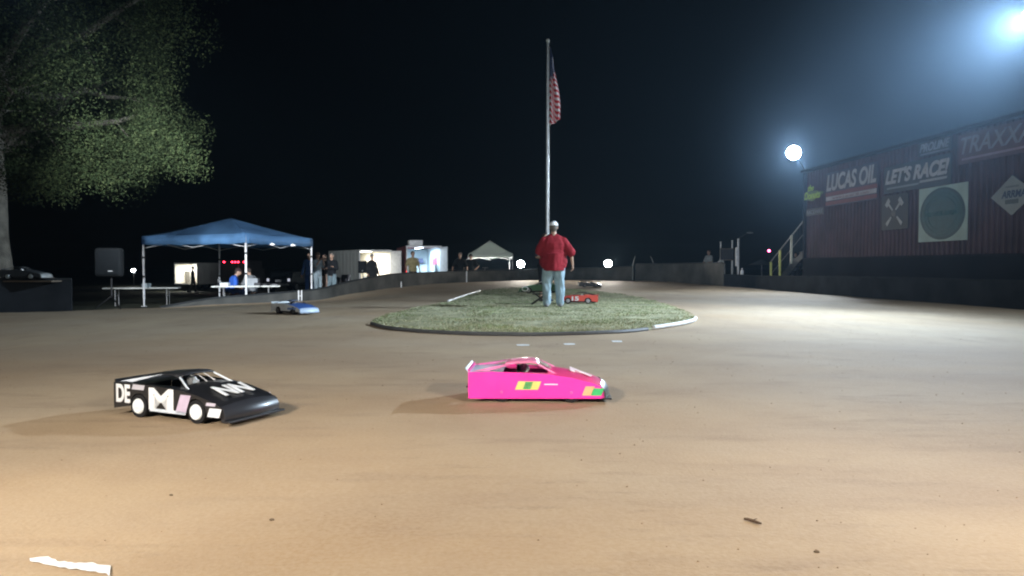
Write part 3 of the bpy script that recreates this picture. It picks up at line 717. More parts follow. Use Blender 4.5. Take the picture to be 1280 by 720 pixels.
# ------------------------------------------------------------------ canopies
def translucent(m, c):
    nt = m.node_tree; N = nt.nodes; L = nt.links; tr = N.new('ShaderNodeBsdfTranslucent'); tr.inputs['Color'].default_value = (*c, 1)
    mx = N.new('ShaderNodeMixShader'); mx.inputs[0].default_value = .25; out = N['Material Output']
    L.new(N['Principled BSDF'].outputs[0], mx.inputs[1]); L.new(tr.outputs[0], mx.inputs[2]); L.new(mx.outputs[0], out.inputs['Surface'])
def canopy(corners, ze, zp, label, colr, group, leg_to=None, val=.28, name='canopy_tent'):
    cs = [Vector(c) for c in corners]; c0 = sum(cs, Vector((0, 0))) / 4
    t = thing(name, label, 'canopy', (c0.x, c0.y, 0), 0, group)
    fm = mat('canopy_%d_%d_%d' % tuple(int(c * 255) for c in colr), colr, .7, var=.08, scale=3, bump=.15, bscale=12); translucent(fm, colr)
    loc = [Vector((c.x - c0.x, c.y - c0.y)) for c in cs]; m = MB(); nn = 10
    for q in range(4):
        a, b = loc[q], loc[(q + 1) % 4]; vs_ = []; fs_ = []
        for i in range(nn + 1):
            f = i / nn
            for j in range(nn + 1):
                g_ = j / nn; e = a + (b - a) * g_; p = e * (1 - f)
                z = ze + (zp - ze) * (f ** 1.12) - .10 * math.sin(PI * g_) * (1 - f) * f * 1.5
                z -= .03 * math.sin(PI * g_) * (1 - f)
                vs_.append((p.x, p.y, z))
        fs_ = [(i * (nn + 1) + j, i * (nn + 1) + j + 1, (i + 1) * (nn + 1) + j + 1, (i + 1) * (nn + 1) + j) for i in range(nn) for j in range(nn)]
        m.add(vs_, fs_)
    o = m.build('canopy_roof', fm, t, smooth=True); q = o.modifiers.new('thick', 'SOLIDIFY'); q.thickness = .006
    for q in range(4):
        a, b = loc[q], loc[(q + 1) % 4]; v = []
        for j in range(17):
            g_ = j / 16; e = a + (b - a) * g_; out = Vector(((b - a).y, -(b - a).x)).normalized()
            if out.dot(e) < 0: out = -out
            w_ = .012 * math.sin(j * 2.1 + q)
            v += [(e.x + out.x * .004, e.y + out.y * .004, ze - .03 * math.sin(PI * g_)), (e.x + out.x * (.01 + w_), e.y + out.y * (.01 + w_), ze - val + .012 * math.sin(j * 1.7) - .03 * math.sin(PI * g_) * .5)]
        vo = MB().add(v, [(2 * j, 2 * j + 1, 2 * j + 3, 2 * j + 2) for j in range(16)]).build('valance', fm, t, smooth=True)
        s_ = vo.modifiers.new('thick', 'SOLIDIFY'); s_.thickness = .004
    wm = K('white'); bk = K('black')
    for e in loc:
        zg = H(c0.x + e.x, c0.y + e.y)
        lo = MB().box((e.x * .985, e.y * .985, (zg + ze) / 2 + .1), (.045, .045, ze - zg - .25)).box((e.x * .985, e.y * .985, (zg + .45)), (.035, .035, .9)).box((e.x * .985, e.y * .985, zg + .01), (.12, .12, .02)).build('leg', wm, t)
        MB().box((e.x * .985, e.y * .985, zg + .95), (.06, .06, .06)).build('leg_clamp', bk, lo); MB().box((e.x * .985, e.y * .985, zg + 1.55), (.06, .06, .06)).build('leg_clamp', bk, lo)
    for q in range(4):
        a, b = loc[q] * .97, loc[(q + 1) % 4] * .97; mid = (a + b) / 2
        tr = MB()
        for p0, p1 in ((a, mid), (mid, b)):
            tr.cyl((p0.x, p0.y, ze - .08), (p1.x, p1.y, ze - .38), .012, .012, 6); tr.cyl((p0.x, p0.y, ze - .38), (p1.x, p1.y, ze - .08), .012, .012, 6)
        tr.build('truss', wm, t)
    MB().cyl((0, 0, ze - .2), (0, 0, zp - .03), .018).build('peak_pole', wm, t)
    return t, c0
fl = at(178, 24.0)[:2]; fr = at(308, 22.3)[:2]; br = at(391, 26.2)[:2]; bl_ = (fl[0] + br[0] - fr[0], fl[1] + br[1] - fr[1])
blue, BC = canopy([fl, fr, br, bl_], 1.86, P(290, 271, 24.5).z, 'blue pop up canopy with white legs beside the dirt track', (.13, .30, .56), None)
a = at(586, 49.5)[:2]; b = at(641, 49.7)[:2]; dv = Vector(b) - Vector(a); pv = Vector((-dv.y, dv.x)).normalized() * 3.0
d_ = (Vector(a) + pv); c_ = Vector(b) + pv
wtent, WTC = canopy([a, b, tuple(c_), tuple(d_)], P(612, 317, 50).z, P(609, 300.5, 51.2).z, 'white pop up canopy beyond the far barrier', (.66, .70, .66), None, val=.24)
WTZ = P(612, 317, 50).z

# ------------------------------------------------------------------ tables, chairs, laptop, seated people
def table(label, px0, px1, d0, d1, ztop_, group='long white folding tables by the blue canopy'):
    a = Vector(((px0 - CX) / F * d0, d0)); b = Vector(((px1 - CX) / F * d1, d1)); c = (a + b) / 2; L_ = (b - a).length; rz = math.atan2((b - a).y, (b - a).x)
    z0 = H(c.x, c.y); t = thing('folding_table', label, 'table', (c.x, c.y, z0), rz, group); h = ztop_ - z0
    MB().box((0, 0, h - .022), (L_, .72, .044)).build('table_top', mat('table_plastic', (.62, .64, .60), .5), t, bevel=.012)
    for s in (-1, 1):
        x = s * (L_ / 2 - .35)
        for y in (-.26, .26): MB().cyl((x, y, .02), (x, y, h - .05), .014).build('leg', K('steel'), t)
        MB().cyl((x, -.3, .02), (x, .3, .02), .014).cyl((x, -.26, h * .55), (x, .26, h * .55), .01).build('leg_brace', K('steel'), t)
    return t, c, rz, z0 + h
t1, c1, r1, h1 = table('long white folding table standing left of and under the blue canopy', 131, 224, 24.8, 25.4, P(175, 359.3, 25).z)
t2, c2, r2, h2 = table('white folding table under the blue canopy where two people sit', 265, 350, 24.0, 24.6, P(300, 357, 24.3).z, )
def box_thing(name, label, cat, loc, size, colr, rz=0, lid=None, group=None):
    t = thing(name, label, cat, loc, rz, group); sx, sy, sz = size
    MB().box((0, 0, sz * .45), (sx, sy, sz * .9)).build('body', mat('box_%d_%d_%d' % tuple(int(c * 255) for c in colr), colr, .6), t, bevel=.01)
    MB().box((0, 0, sz * .95), (sx * 1.04, sy * 1.04, sz * .1)).build('lid', mat('lid_%d' % int((lid or colr)[0] * 255), lid or colr, .6), t, bevel=.006)
    return t
box_thing('box', 'small pale box on the left folding table beside the canopy leg', 'box', ((183 - CX) / F * 25, 25.0, h1), (.22, .18, .14), (.35, .42, .45))
s1 = person('person in blue shirt and dark cap sitting at the folding table under the blue canopy', (at(286, 24.9)[0], 24.95, H(*at(286, 24.9)[:2]) - .0), R(-75), 1.72, ('desk', 'desk'), 'sit', (.03, .10, .42), (.03, .05, .12), hat=(.03, .01, .012), lean=R(22), vox=.016)
s2 = person('person in grey shirt sitting behind the laptop under the blue canopy', (at(313, 25.3)[0], 25.5, H(*at(313, 25.3)[:2])), R(60), 1.66, ('desk', 'desk'), 'sit', (.16, .17, .18), (.05, .05, .06), lean=R(15), vox=.016)
def fold_chair(label, loc, rz, colr=(.02, .02, .025), group=None):
    t = thing('folding_chair', label, 'chair', loc, rz, group or 'folding chairs'); fm = mat('chair_%d' % int(colr[0] * 255), colr, .6)
    MB().box((0, 0, .44), (.44, .42, .025)).build('seat', fm, t, bevel=.008); MB().box((0, -.20, .74), (.42, .02, .28)).build('backrest', fm, t, bevel=.008)
    for s in (-1, 1):
        MB().cyl((s * .2, -.20, .88), (s * .2, .2, 0), .012).build('leg', K('steel'), t); MB().cyl((s * .2, .18, .44), (s * .2, -.22, 0), .012).build('leg', K('steel'), t)
    return t
x, y = at(284, 25)[:2]; fold_chair('dark folding chair under the person in the blue shirt', (x - .05, 24.95, H(x, y) + .0), R(-75))
x, y = at(313, 25.5)[:2]; fold_chair('dark folding chair under the person in the grey shirt', (x, 25.5, H(x, y)), R(60))
lp = thing('laptop', 'open grey laptop on the folding table under the blue canopy', 'laptop', ((314 - CX) / F * 24.4, 24.4, h2), R(30))
MB().box((0, 0, .01), (.34, .24, .018)).build('base', mat('laptop_grey', (.3, .32, .34), .4), lp, bevel=.004)
MB().box((0, -.13, .12), (.34, .012, .23), rot=Matrix.Rotation(R(12), 3, 'X')).build('screen_lid', mat('laptop_grey', (.3, .32, .34), .4), lp, bevel=.004)
box_thing('box', 'white box on the folding table beside the person in blue', 'box', ((281 - CX) / F * 24.05, 24.05, h2), (.26, .2, .1), (.6, .64, .66))
for px, h_, lab, cc in ((322, .09, 'dark radio on the folding table right of the laptop', (.03, .03, .035)), (331, .06, 'flat black case on the right end of the folding table', (.02, .02, .025)), (343, .05, 'small grey case on the right tip of the folding table', (.12, .12, .13))):
    box_thing('case', lab, 'case', ((px - CX) / F * 24.4, 24.4, h2), (.2, .16, h_), cc)
x, y = at(270, 21.6)[:2]
box_thing('crate', 'low white crate on the ground before the folding table under the canopy', 'crate', (at(268, 22.6)[0], 22.6, H(at(268, 22.6)[0], 22.6)), (.4, .3, .24), (.5, .52, .5))
x, y = at(284, 22.8)[:2]
o = MB().ell((0, 0, .13), (.16, .14, .13), 14, 9).ell((0.02, 0, .25), (.05, .05, .04), 8, 6); o = o.build('bag', mat('olive_bag', (.16, .17, .09), .85, bump=.5), smooth=True, loc=(x, y, H(x, y)))
tag(o, 'round olive bag on the ground below the folding table', 'bag')

# loudspeakers
def speaker(label, px, d, w, h, ztop_, polebase, rz=0, group='loudspeakers on stands'):
    x = (px - CX) / F * d; z0 = polebase; t = thing('loudspeaker', label, 'loudspeaker', (x, d, z0), rz, group)
    zc = ztop_ - z0 - h / 2
    bm_ = mat('speaker_cabinet', (.012, .014, .016), .85, bump=.2)
    cab = MB(); pts = [(-w / 2, -.16), (w / 2, -.16), (w * .36, .2), (-w * .36, .2)]
    cab.prism([(x_, y_, zc - h / 2) for x_, y_ in pts], (0, 0, h)); cab.build('cabinet', bm_, t, bevel=min(w, h) * .1)
    MB().box((0, -.165, zc), (w * .84, .012, h * .84)).build('grille', mat('speaker_grille', (.014, .017, .02), .85, bump=.8, bscale=200), t, bevel=.01)
    MB().box((w * .12, -.176, zc - h * .30), (w * .16, .004, .02)).build('badge', K('white'), t)
    MB().cyl((0, .02, zc - h / 2), (0, .02, .28), .02).build('pole', K('black'), t)
    for i in range(3):
        a = R(90 + 120 * i); MB().cyl((0, .02, .32), (math.cos(a) * .36, .02 + math.sin(a) * .36, .01), .012).build('leg', K('black'), t)
    return t
sx = (138.5 - CX) / F * 18.5
speaker('big dark loudspeaker on a tripod stand left of the blue canopy', 138.5, 18.5, .66, .70, P(138, 310, 18.5).z, H(sx, 18.5))
x = (453.5 - CX) / F * 34.5
speaker('small black loudspeaker in front of the bright white trailer doorway', 453.5, 34.5, .36, .56, P(453, 326, 34.5).z, H(x, 34.5), R(-10))
box_thing('bucket', 'yellow crate between the small loudspeaker and the person in the long coat', 'crate', at(459, 34.8)[:2] + (H(*at(459, 34.8)[:2]),), (.34, .3, .75), (.6, .5, .12))
x, y = at(429, 30)[:2]; fold_chair('black folding chair standing before the grey trailer side', (x, y, H(x, y)), R(160))
box_thing('cooler', 'black cooler box at the feet of the person in the long coat', 'cooler', at(461, 32.6)[:2] + (H(*at(461, 32.6)[:2]) ,), (.5, .35, .55), (.02, .02, .02))

# ------------------------------------------------------------------ trailers
def lamp_light(kind, name, parent, loc, power, colr, size=.1, rot=None, spot=None, blend=.4, sizey=None):
    l = bpy.data.lights.new(name, kind); l.energy = power; l.color = colr
    if kind == 'AREA': l.shape = 'RECTANGLE'; l.size = size; l.size_y = sizey or size
    else: l.shadow_soft_size = size
    if kind == 'SPOT': l.spot_size = spot; l.spot_blend = blend
    o = bpy.data.objects.new(name, l); COL.objects.link(o); o.location = loc
    if rot is not None: o.rotation_euler = rot
    if parent: o.parent = parent
    return o
def trailer(label, pl, axis_, L_, W_, z0, ztop_, body, inner, light, lcol, ac=False, doorw=True, extras=(), name='cargo_trailer', tail=False):
    """pl = rear left corner, axis_ = direction from the rear to the front"""
    ax = Vector(axis_).normalized(); rt = Vector((ax.y, -ax.x)); rz = math.atan2(rt.y, rt.x)
    t = thing(name, label, 'trailer', (pl[0], pl[1], z0), rz, 'enclosed trailers in the pits')
    h = ztop_ - z0; f0 = .42; bm_ = mat('trailer_%d_%d_%d' % tuple(int(c * 255) for c in body), body, .45, var=.1, scale=2, bump=.1)
    im = mat('trailer_inside_%d_%d' % (int(inner[0] * 255), int(inner[2] * 255)), inner, .6, var=.05); wt = K('white')
    th = .05
    for x in (0, W_):
        sgn = 1 if x == 0 else -1
        sp = MB().box((x + sgn * th / 2, L_ / 2, (f0 + h) / 2), (th, L_, h - f0)).build('side_wall', bm_, t)
        MB().box((x + sgn * (th + .006), L_ / 2, (f0 + h) / 2), (.008, L_ - .1, h - f0 - .1)).build('wall_lining', im, sp)
        rb = MB()
        for i in range(1, int(L_ / .6)): rb.box((x - sgn * .004, i * .6, (f0 + h) / 2), (.008, .03, h - f0 - .06))
        rb.build('wall_ribs', bm_, sp)
    MB().box((W_ / 2, L_ - th / 2, (f0 + h) / 2), (W_ - 2 * th, th, h - f0)).build('front_wall', im, t)
    MB().box((W_ / 2, L_ / 2, f0 + .03), (W_ - 2 * th - .002, L_ - th, .06)).build('floor', mat('trailer_floor', (.25, .22, .18), .7), t)
    MB().box((W_ / 2, L_ / 2, h - .025), (W_ + .01, L_ + .01, .05)).build('roof', bm_, t, bevel=.01)
    MB().box((W_ / 2, -.012, h - .05), (W_ + .02, .02, .09)).box((.035, -.012, (f0 + h) / 2), (.07, .02, h - f0)).box((W_ - .035, -.012, (f0 + h) / 2), (.07, .02, h - f0)).box((W_ / 2, -.012, f0 + .02), (W_, .02, .08)).build('rear_frame', wt, t)
    for y in (L_ * .52, L_ * .52 + .75):
        for x in (-.0, W_):
            w = MB().cyl((x - .1, y, .33), (x + .1, y, .33), .33, .33, 20).build('wheel', K('rubber'), t, smooth=True, bevel=.03); MB().cyl((x - .11, y, .33), (x + .11, y, .33), .17, .17, 16).build('rim', K('steel'), w)
    # open rear door
    MB().box((W_ + .06, -.48, (f0 + h) / 2), (.9, .05, h - f0 - .12), rot=Matrix.Rotation(R(-72), 3, 'Z')).build('rear_door', wt, t, bevel=.01) if doorw else None
    # interior cabinets
    MB().box((W_ / 2, L_ - .35, f0 + .06 + .42), (W_ - .2, .5, .84)).build('cabinet', im, t, bevel=.01)
    MB().box((th + .25, L_ * .5, f0 + .06 + .4), (.4, L_ * .6, .8)).build('workbench', mat('bench', (.35, .33, .30), .6), t, bevel=.01)
    for (x, y, z, sx_, sy_, sz_, cc, nm) in extras: MB().box((x, y, z), (sx_, sy_, sz_)).build(nm, mat('item_%d_%d_%d' % tuple(int(c * 255) for c in cc), cc, .6), t, bevel=.01)
    MB().box((W_ / 2, L_ * .4, h - .075), (.15, L_ * .5, .04)).build('ceiling_lamp', mat('tube_lamp_%d' % int(lcol[0] * 100), (.8, .8, .8), .5, emit=lcol, estr=14), t)
    lamp_light('AREA', 'interior_lamp', t, (W_ / 2, L_ * .38, h - .12), light, lcol, .5, sizey=L_ * .6)
    if ac: MB().box((W_ * .28, .45, h + .16), (.75, .8, .30)).box((W_ * .28, .45, h + .02), (.6, .6, .04)).build('air_conditioner', wt, t, bevel=.03)
    if tail:
        for x in (.04,): MB().box((x - .03, .02, f0 + .55), (.03, .10, .18)).build('tail_light', mat('tail_lamp', (.5, .02, .02), .4, emit=(1, .03, .03), estr=6), t)
    return t
zt = lambda px, py, d: P(px, py, d).z
pl = at(449, 42)[:2]
trailer('grey cargo trailer with wide open rear and brilliantly lit white interior', pl, (-2.76, 4.5), 5.3, 1.92, H(pl[0], pl[1]), zt(449, 312, 42), (.36, .39, .37), (.75, .73, .66), 230, (1, .96, .84),
        extras=[(1.2, 4.7, 1.25, .5, .3, .25, (.1, .1, .12), 'tool_box'), (.35, 3.5, 1.35, .3, .5, .3, (.3, .32, .35), 'tool_box')])
pl = at(508, 42)[:2]
trailer('dark red trailer with roof unit and bluish lit interior hung with red gear', pl, (-1.83, 7.6), 6.0, 1.95, H(pl[0], pl[1]), zt(508, 307, 42), (.16, .02, .025), (.55, .68, .75), 300, (.72, .88, 1), ac=True, tail=True,
        extras=[(1.86, 1.6, 1.5, .03, .7, .55, (.35, .05, .12), 'poster'), (1.86, 2.6, 1.45, .03, .6, .45, (.25, .04, .10), 'poster'), (1.3, 5.3, 1.55, .5, .4, .3, (.08, .1, .2), 'tool_box'), (1.75, .9, .9, .16, .4, .8, (.35, .42, .48), 'locker')])
# window on the red trailer side
pl = at(218, 50)[:2]
trailer('white trailer with glowing open end seen under the blue canopy behind the tables', pl, (1.6, 5.2), 4.4, 1.85, H(pl[0], pl[1]), zt(218, 328.5, 50), (.72, .72, .69), (.75, .75, .66), 150, (.97, .97, .9), doorw=False,
        extras=[(.6, 2.5, 1.2, .5, .5, .3, (.25, .3, .1), 'tool_box')])
MB().cyl((-.6, 0, WTZ - .12), (.6, 0, WTZ - .12), .03).build('tube_lamp', mat('tube_lamp_w', (.8, .8, .8), .5, emit=(.9, 1, .95), estr=12), wtent)
lamp_light('POINT', 'canopy_lamp', wtent, (0, 0, WTZ - .3), 600, (1, 1, .97), .12)
# truck with red marker lamps
tx_, ty_ = at(293, 47)[:2]; tz = H(tx_, ty_)
tr = thing('box_truck', 'dark box truck with a row of red marker lamps across its rear top', 'truck', (tx_, ty_, tz), R(8))
hh = zt(293, 325.5, 47) - tz
db = mat('truck_body', (.03, .03, .033), .5, var=.2)
MB().box((0, 2.2, (hh + .6) / 2), (1.75, 4.4, hh - .6)).build('cargo_body', db, tr, bevel=.03)
MB().box((0, -.012, (hh + .65) / 2 - .05), (1.5, .02, hh - .85)).build('rear_door', mat('truck_door', (.06, .045, .035), .5), tr)
MB().cyl((.25, -.04, .7), (.25, -.04, hh - .25), .02).build('door_rod', mat('door_rod', (.35, .22, .12), .5), tr)
MB().box((0, -.06, .55), (1.7, .1, .1)).build('bumper', K('steel'), tr, bevel=.01)
MB().box((0, 5.0, .9), (1.7, 1.3, 1.1)).build('cab', db, tr, bevel=.1)
for y in (.8, 4.9):
    for s in (-1, 1): MB().cyl((s * .7, y, .36), (s * .88, y, .36), .36, .36, 20).build('wheel', K('rubber'), tr, smooth=True)
RL = mat('red_marker', (.5, .02, .02), .4, emit=(1, .02, .05), estr=25)
for px_ in (-.60, -.12, .06, .24, .60): MB().ell((px_, -.02, hh - .10), (.06, .025, .035), 10, 7).build('marker_lamp', RL, tr, smooth=True)
MB().box((0, 2.2, 2.0), (.01, .01, .01)) if False else None

# small dark car under the canopy, seen far behind
def hatch(label, px, d, rz, W_=1.5, Hh=1.2):
    x, y = at(px, d)[:2]; t = thing('parked_car', label, 'car', (x, y, H(x, y)), rz)
    pm = mat('dark_car_paint', (.012, .013, .016), .25, coat=.6); L_ = 3.5
    prof = [(-1.75, .35), (-1.74, .75), (-1.62, .85), (-1.35, Hh - .02), (-.9, Hh), (.2, Hh - .02), (.75, .82), (1.6, .70), (1.74, .5), (1.74, .3)]
    m = MB(); v = []
    for s, wf in ((-1, 1), (1, 1)):
        for x_, z_ in prof: v.append((x_, s * (W_ / 2) * (1 - .16 * max(0, (z_ - .8) / .4)), z_))
    k = len(prof); m.add(v, [(i, i + 1, k + i + 1, k + i) for i in range(k - 1)] + [tuple(range(k)), tuple(range(2 * k - 1, k - 1, -1)), (0, k, 2 * k - 1, k - 1)])
    m.build('body', pm, t, bevel=.06, smooth=True)
    gl = mat('dark_glass', (.02, .025, .03), .08)
    MB().prism([(-1.60, -.55, .90), (-1.60, .55, .90), (-1.41, .48, Hh - .08), (-1.41, -.48, Hh - .08)], (-.02, 0, .008)).build('rear_window', gl, t)
    for s in (-1, 1):
        MB().prism([(-1.2, s * .69, .86), (.55, s * .69, .86), (.15, s * .645, Hh - .07), (-1.1, s * .645, Hh - .07)], (0, s * .012, 0)).build('side_window', gl, t)
        MB().box((-1.76, s * .62, .72), (.03, .14, .16)).build('tail_light', mat('tail_lens', (.4, .35, .35), .2, emit=(.8, .85, 1), estr=.6), t, bevel=.01)
        for x_ in (-1.1, 1.1):
            w = MB().cyl((x_, s * .60, .3), (x_, s * .77, .3), .3, .3, 22).build('wheel', K('rubber'), t, smooth=True); MB().cyl((x_, s * .775, .3), (x_, s * .78, .3), .18, .17, 16).build('rim', K('steel'), w)
    MB().box((-1.77, 0, .45), (.06, 1.3, .14)).build('bumper', K('steel'), t, bevel=.02)
    MB().box((-1.775, 0, .66), (.015, .36, .11)).build('number_plate', K('white'), t)
hatch('small black parked car behind the right side of the blue canopy', 366, 44, R(80))
# quad bike below the white canopy
x, y = at(614, 47)[:2]; qd = thing('quad_bike', 'black quad bike parked under the white canopy', 'quad bike', (x, y, H(x, y)), R(-150))
z0 = .0; qb = mat('quad_black', (.02, .02, .022), .3, coat=.4)
MB().ell((.1, 0, .72), (.45, .2, .16)).ell((.62, 0, .75), (.3, .3, .14)).build('bodywork', qb, qd, smooth=True)
MB().box((-.25, 0, .86), (.65, .26, .1)).build('seat', K('rubber'), qd, bevel=.04)
MB().cyl((.42, -.38, 1.12), (.42, .38, 1.12), .016).cyl((.5, 0, .8), (.42, 0, 1.12), .02).build('handlebar', K('steel'), qd)
for s in (-1, 1):
    MB().ell((.88, s * .16, .80), (.04, .06, .05)).build('headlight', K('white'), qd, smooth=True)
    for x_ in (-.6, .62):
        w = MB().cyl((x_, s * .36, .3), (x_, s * .58, .3), .3, .3, 20).build('wheel', K('rubber'), qd, smooth=True, bevel=.05); MB().cyl((x_, s * .585, .3), (x_, s * .59, .3), .14, .13, 14).build('rim', K('steel'), w)
        MB().box((x_, s * .46, .66), (.62, .3, .04)).build('mudguard', qb, qd, bevel=.02)

# ------------------------------------------------------------------ flagpole and flag
fx, fy = (684.3 - CX) / F * 22, 22.0; fz = Hi(fx, fy); ztopp = P(684, 53, 22).z
fp = thing('flagpole', 'tall white metal flagpole standing on the infield behind the man', 'flagpole', (fx, fy, fz))
al = mat('pole_aluminium', (.62, .66, .68), .35, .3)
MB().cyl((0, 0, 0), (0, 0, ztopp - fz), .055, .032, 16).build('pole', al, fp, smooth=True)
MB().cyl((0, 0, 0), (0, 0, .06), .12, .09, 16).build('base', al, fp, smooth=True)
MB().ell((0, 0, ztopp - fz + .05), (.055,) * 3).build('ball', mat('ball', (.7, .72, .7), .3), fp, smooth=True)
MB().cyl((.05, 0, ztopp - fz - .12), (.05, 0, 1.1), .006, .006, 5).build('halyard', K('white'), fp)
MB().box((.06, 0, 1.1), (.03, .02, .14)).build('cleat', K('steel'), fp)
zt0 = P(684, 58, 22).z; zb0 = P(684, 158, 22).z; nu, nv = 44, 170
fm_ = [mat('flag_red', (.62, .03, .045), .8), mat('flag_white', (.8, .78, .8), .8), mat('flag_blue', (.05, .08, .2), .8)]
m = MB(); v = []
def fw(f): return .05 + .06 * sm(0, .15, f) + .21 * sm(.1, .85, f)
for j in range(nv + 1):
    f = j / nv
    for i in range(nu + 1):
        u = i / nu; w = fw(f)
        bot = .05 * u if f < 1 else 0
        x_ = .05 + w * (u + .05 * math.sin(6 * u + f * 4))
        yf = (.05 + .06 * f) * math.sin(u * 13 + f * 2.3 + .5 * math.sin(f * 5)) + .02 * math.sin(u * 27 + f * 9)
        z_ = zt0 + (zb0 - zt0) * (f * (1 - .10 * (u if f > .5 else u * f * 2) * 1)) - .09 * u * (1 - f)
        v.append((x_, yf, z_ - fz))
fsx = []; mi = []
for j in range(nv):
    for i in range(nu):
        u = (i + .5) / nu; f = (j + .5) / nv
        ub = u * 1.0; g_ = f + .10 * u + .03 * math.sin(u * 9)
        if g_ < .43:
            k = 2; du = (u * 9) % 1 - .5; dv_ = (f * 34 + (int(u * 9) % 2) * .5) % 1 - .5
            if u > .35 and .12 < f and du * du + dv_ * dv_ * .8 < .075: k = 1
            if u < .28: k = 2
        else:
            k = int((f * 1.0 - .34 * u + .04 * math.sin(u * 8)) * 26 + 100) % 2
        fsx.append((j * (nu + 1) + i, j * (nu + 1) + i + 1, (j + 1) * (nu + 1) + i + 1, (j + 1) * (nu + 1) + i)); mi.append(k)
me = bpy.data.meshes.new('flag'); me.from_pydata(v, [], fsx); me.polygons.foreach_set('material_index', mi)
fo = link(me, 'flag', fm_, smooth=True, loc=(fx, fy, fz)); q = fo.modifiers.new('thick', 'SOLIDIFY'); q.thickness = .003
tag(fo, 'star spangled red, white and blue flag hanging limp from the top of the flagpole', 'flag')

# ------------------------------------------------------------------ building on the right
BO = 12.8
def bx(d): return BO - .084 * d
BD = Vector((-.084, 1, 0)).normalized(); BN = Vector((-BD.y, BD.x, 0))     # BN faces the track
def bp(px, z=0, off=0.0):
    d = F * BO / (px - 560.0 ); q = Vector((bx(d), d, z)) + BN * off; return q
def dd(px): return F * BO / (px - 560.0)
p_far = bp(1007); p_near = Vector((bx(6), 6, 0)); LB = (p_far - p_near).length; BH = 4.25
bld = thing('drivers_stand', 'long dark maroon corrugated metal building covered with sponsor signs beside the track', 'building', tuple(p_near), math.atan2(BD.y, BD.x))
# local frame: x along the wall (towards the far end), y towards the track (left), z up
CM = mat('corrugated_maroon', (.050, .021, .032), .7, .0, var=.25, scale=1.2, c2=(.078, .036, .048), bump=.12, bscale=8)
rb = MB(); pts = []; x = 0.0
while x < LB - .01:
    for dx_, yy in ((0, 0), (.10, 0), (.125, .035), (.175, .035), (.20, 0)): pts.append((min(x + dx_, LB), yy))
    x += .2
v = []
for a_, b_ in pts: v += [(a_, b_, 1.12), (a_, b_, BH)]
rb.add(v, [(2 * i, 2 * i + 2, 2 * i + 3, 2 * i + 1) for i in range(len(pts) - 1)])
o = rb.build('wall_panel', CM, bld); q = o.modifiers.new('thick', 'SOLIDIFY'); q.thickness = .004; q.offset = 0
MB().box((LB / 2, -.10, (BH) / 2), (LB - .02, .14, BH - .02)).build('wall_core', K('black'), bld)
MB().box((LB / 2, .09, .57), (LB, .04, 1.16)).build('skirt_board', mat('skirt', (.012, .012, .015), .9, var=.3, scale=1, bump=.2), bld)
MB().box((LB / 2, .08, BH + .02), (LB + .06, .28, .08)).build('eave_trim', mat('trim', (.02, .018, .022), .9), bld)
e = MB(); v = []; y = 0.0; pts = []
while y > -3.4:
    for dy_, xx in ((0, 0), (-.10, 0), (-.125, .035), (-.175, .035)): pts.append((LB + xx, y + dy_))
    y -= .2
for a_, b_ in pts: v += [(a_, b_, .1), (a_, b_, BH)]
o = e.add(v, [(2 * i, 2 * i + 2, 2 * i + 3, 2 * i + 1) for i in range(len(pts) - 1)]).build('end_panel', CM, bld); q = o.modifiers.new('thick', 'SOLIDIFY'); q.thickness = .004
MB().box((LB / 2, -1.75, BH - .06), (LB, 3.3, .1)).build('roof', K('black'), bld)
MB().box((LB / 2, -3.4, BH / 2), (LB, .1, BH - .1)).build('rear_wall', K('black'), bld)
MB().box((LB / 2, .115, 1.17), (LB, .03, .05)).build('drip_rail', mat('trim', (.02, .018, .022), .9), bld)
# yellow marks on the corner post
MB().box((LB + .02, .05, BH / 2), (.09, .09, BH)).build('corner_post', mat('trim', (.02, .018, .022), .9), bld)

XB = -BD                                                      # reading direction on the wall, seen from the track: far -> near
def sign(label, px0, px1, z0, z1, back, name='banner', shape='rect', off=.06, cat='sign'):
    a = bp(px0, 0, off); b = bp(px1, 0, off); w = (b - a).length; c = (a + b) / 2
    t = thing(name, label, cat, (c.x, c.y, (z0 + z1) / 2), math.atan2(XB.y, XB.x), 'signs on the maroon building')
    h = z1 - z0                                                # local x = reading direction, z up, track side = -y
    if back:
        bmm = mat('sign_%d_%d_%d' % tuple(int(q_ * 255) for q_ in back), back, .6, var=.15, scale=2)
        if shape == 'rect': MB().box((0, 0, 0), (w, .02, h)).build('panel', bmm, t, bevel=.004)
        elif shape == 'diamond': MB().prism([(-w / 2, -.01, 0), (0, -.01, -h / 2), (w / 2, -.01, 0), (0, -.01, h / 2)], (0, .02, 0)).build('panel', bmm, t)
    return t, w, h
def stext(t, txt, colr, x, z, w, h, **kw):
    return lettering(txt, mat('ink_%d_%d_%d' % tuple(int(c * 255) for c in colr), colr, .6), t, (x, -.016, z), (1, 0, 0), (0, 0, 1), w, h, ext=.003, **kw)
def sbar(t, colr, x, z, w, h, sl=0):
    MB().prism([(x - w / 2, -.012, z - h / 2), (x + w / 2, -.012, z - h / 2), (x + w / 2 + sl, -.012, z + h / 2), (x - w / 2 + sl, -.012, z + h / 2)], (0, -.003, 0)).build('stripe', mat('ink_%d_%d_%d' % tuple(int(c * 255) for c in colr), colr, .6), t)
PW = (.42, .42, .46)
t, w, h = sign('dark blue and red banner with slanted white LUCAS OIL lettering', 1033, 1098, 2.90, 4.02, (.035, .035, .07))
stext(t, 'LUCAS OIL', PW, 0, .22, w * .95, .55, bold=.03, shear=.2); sbar(t, (.16, .02, .035), 0, -.16, w * .99, .12); sbar(t, (.40, .38, .42), 0, -.30, w * .97, .13); stext(t, 'www.LucasOil.com', (.12, .03, .05), 0, -.30, w * .7, .09); sbar(t, (.15, .02, .035), 0, -.46, w * .99, .12)
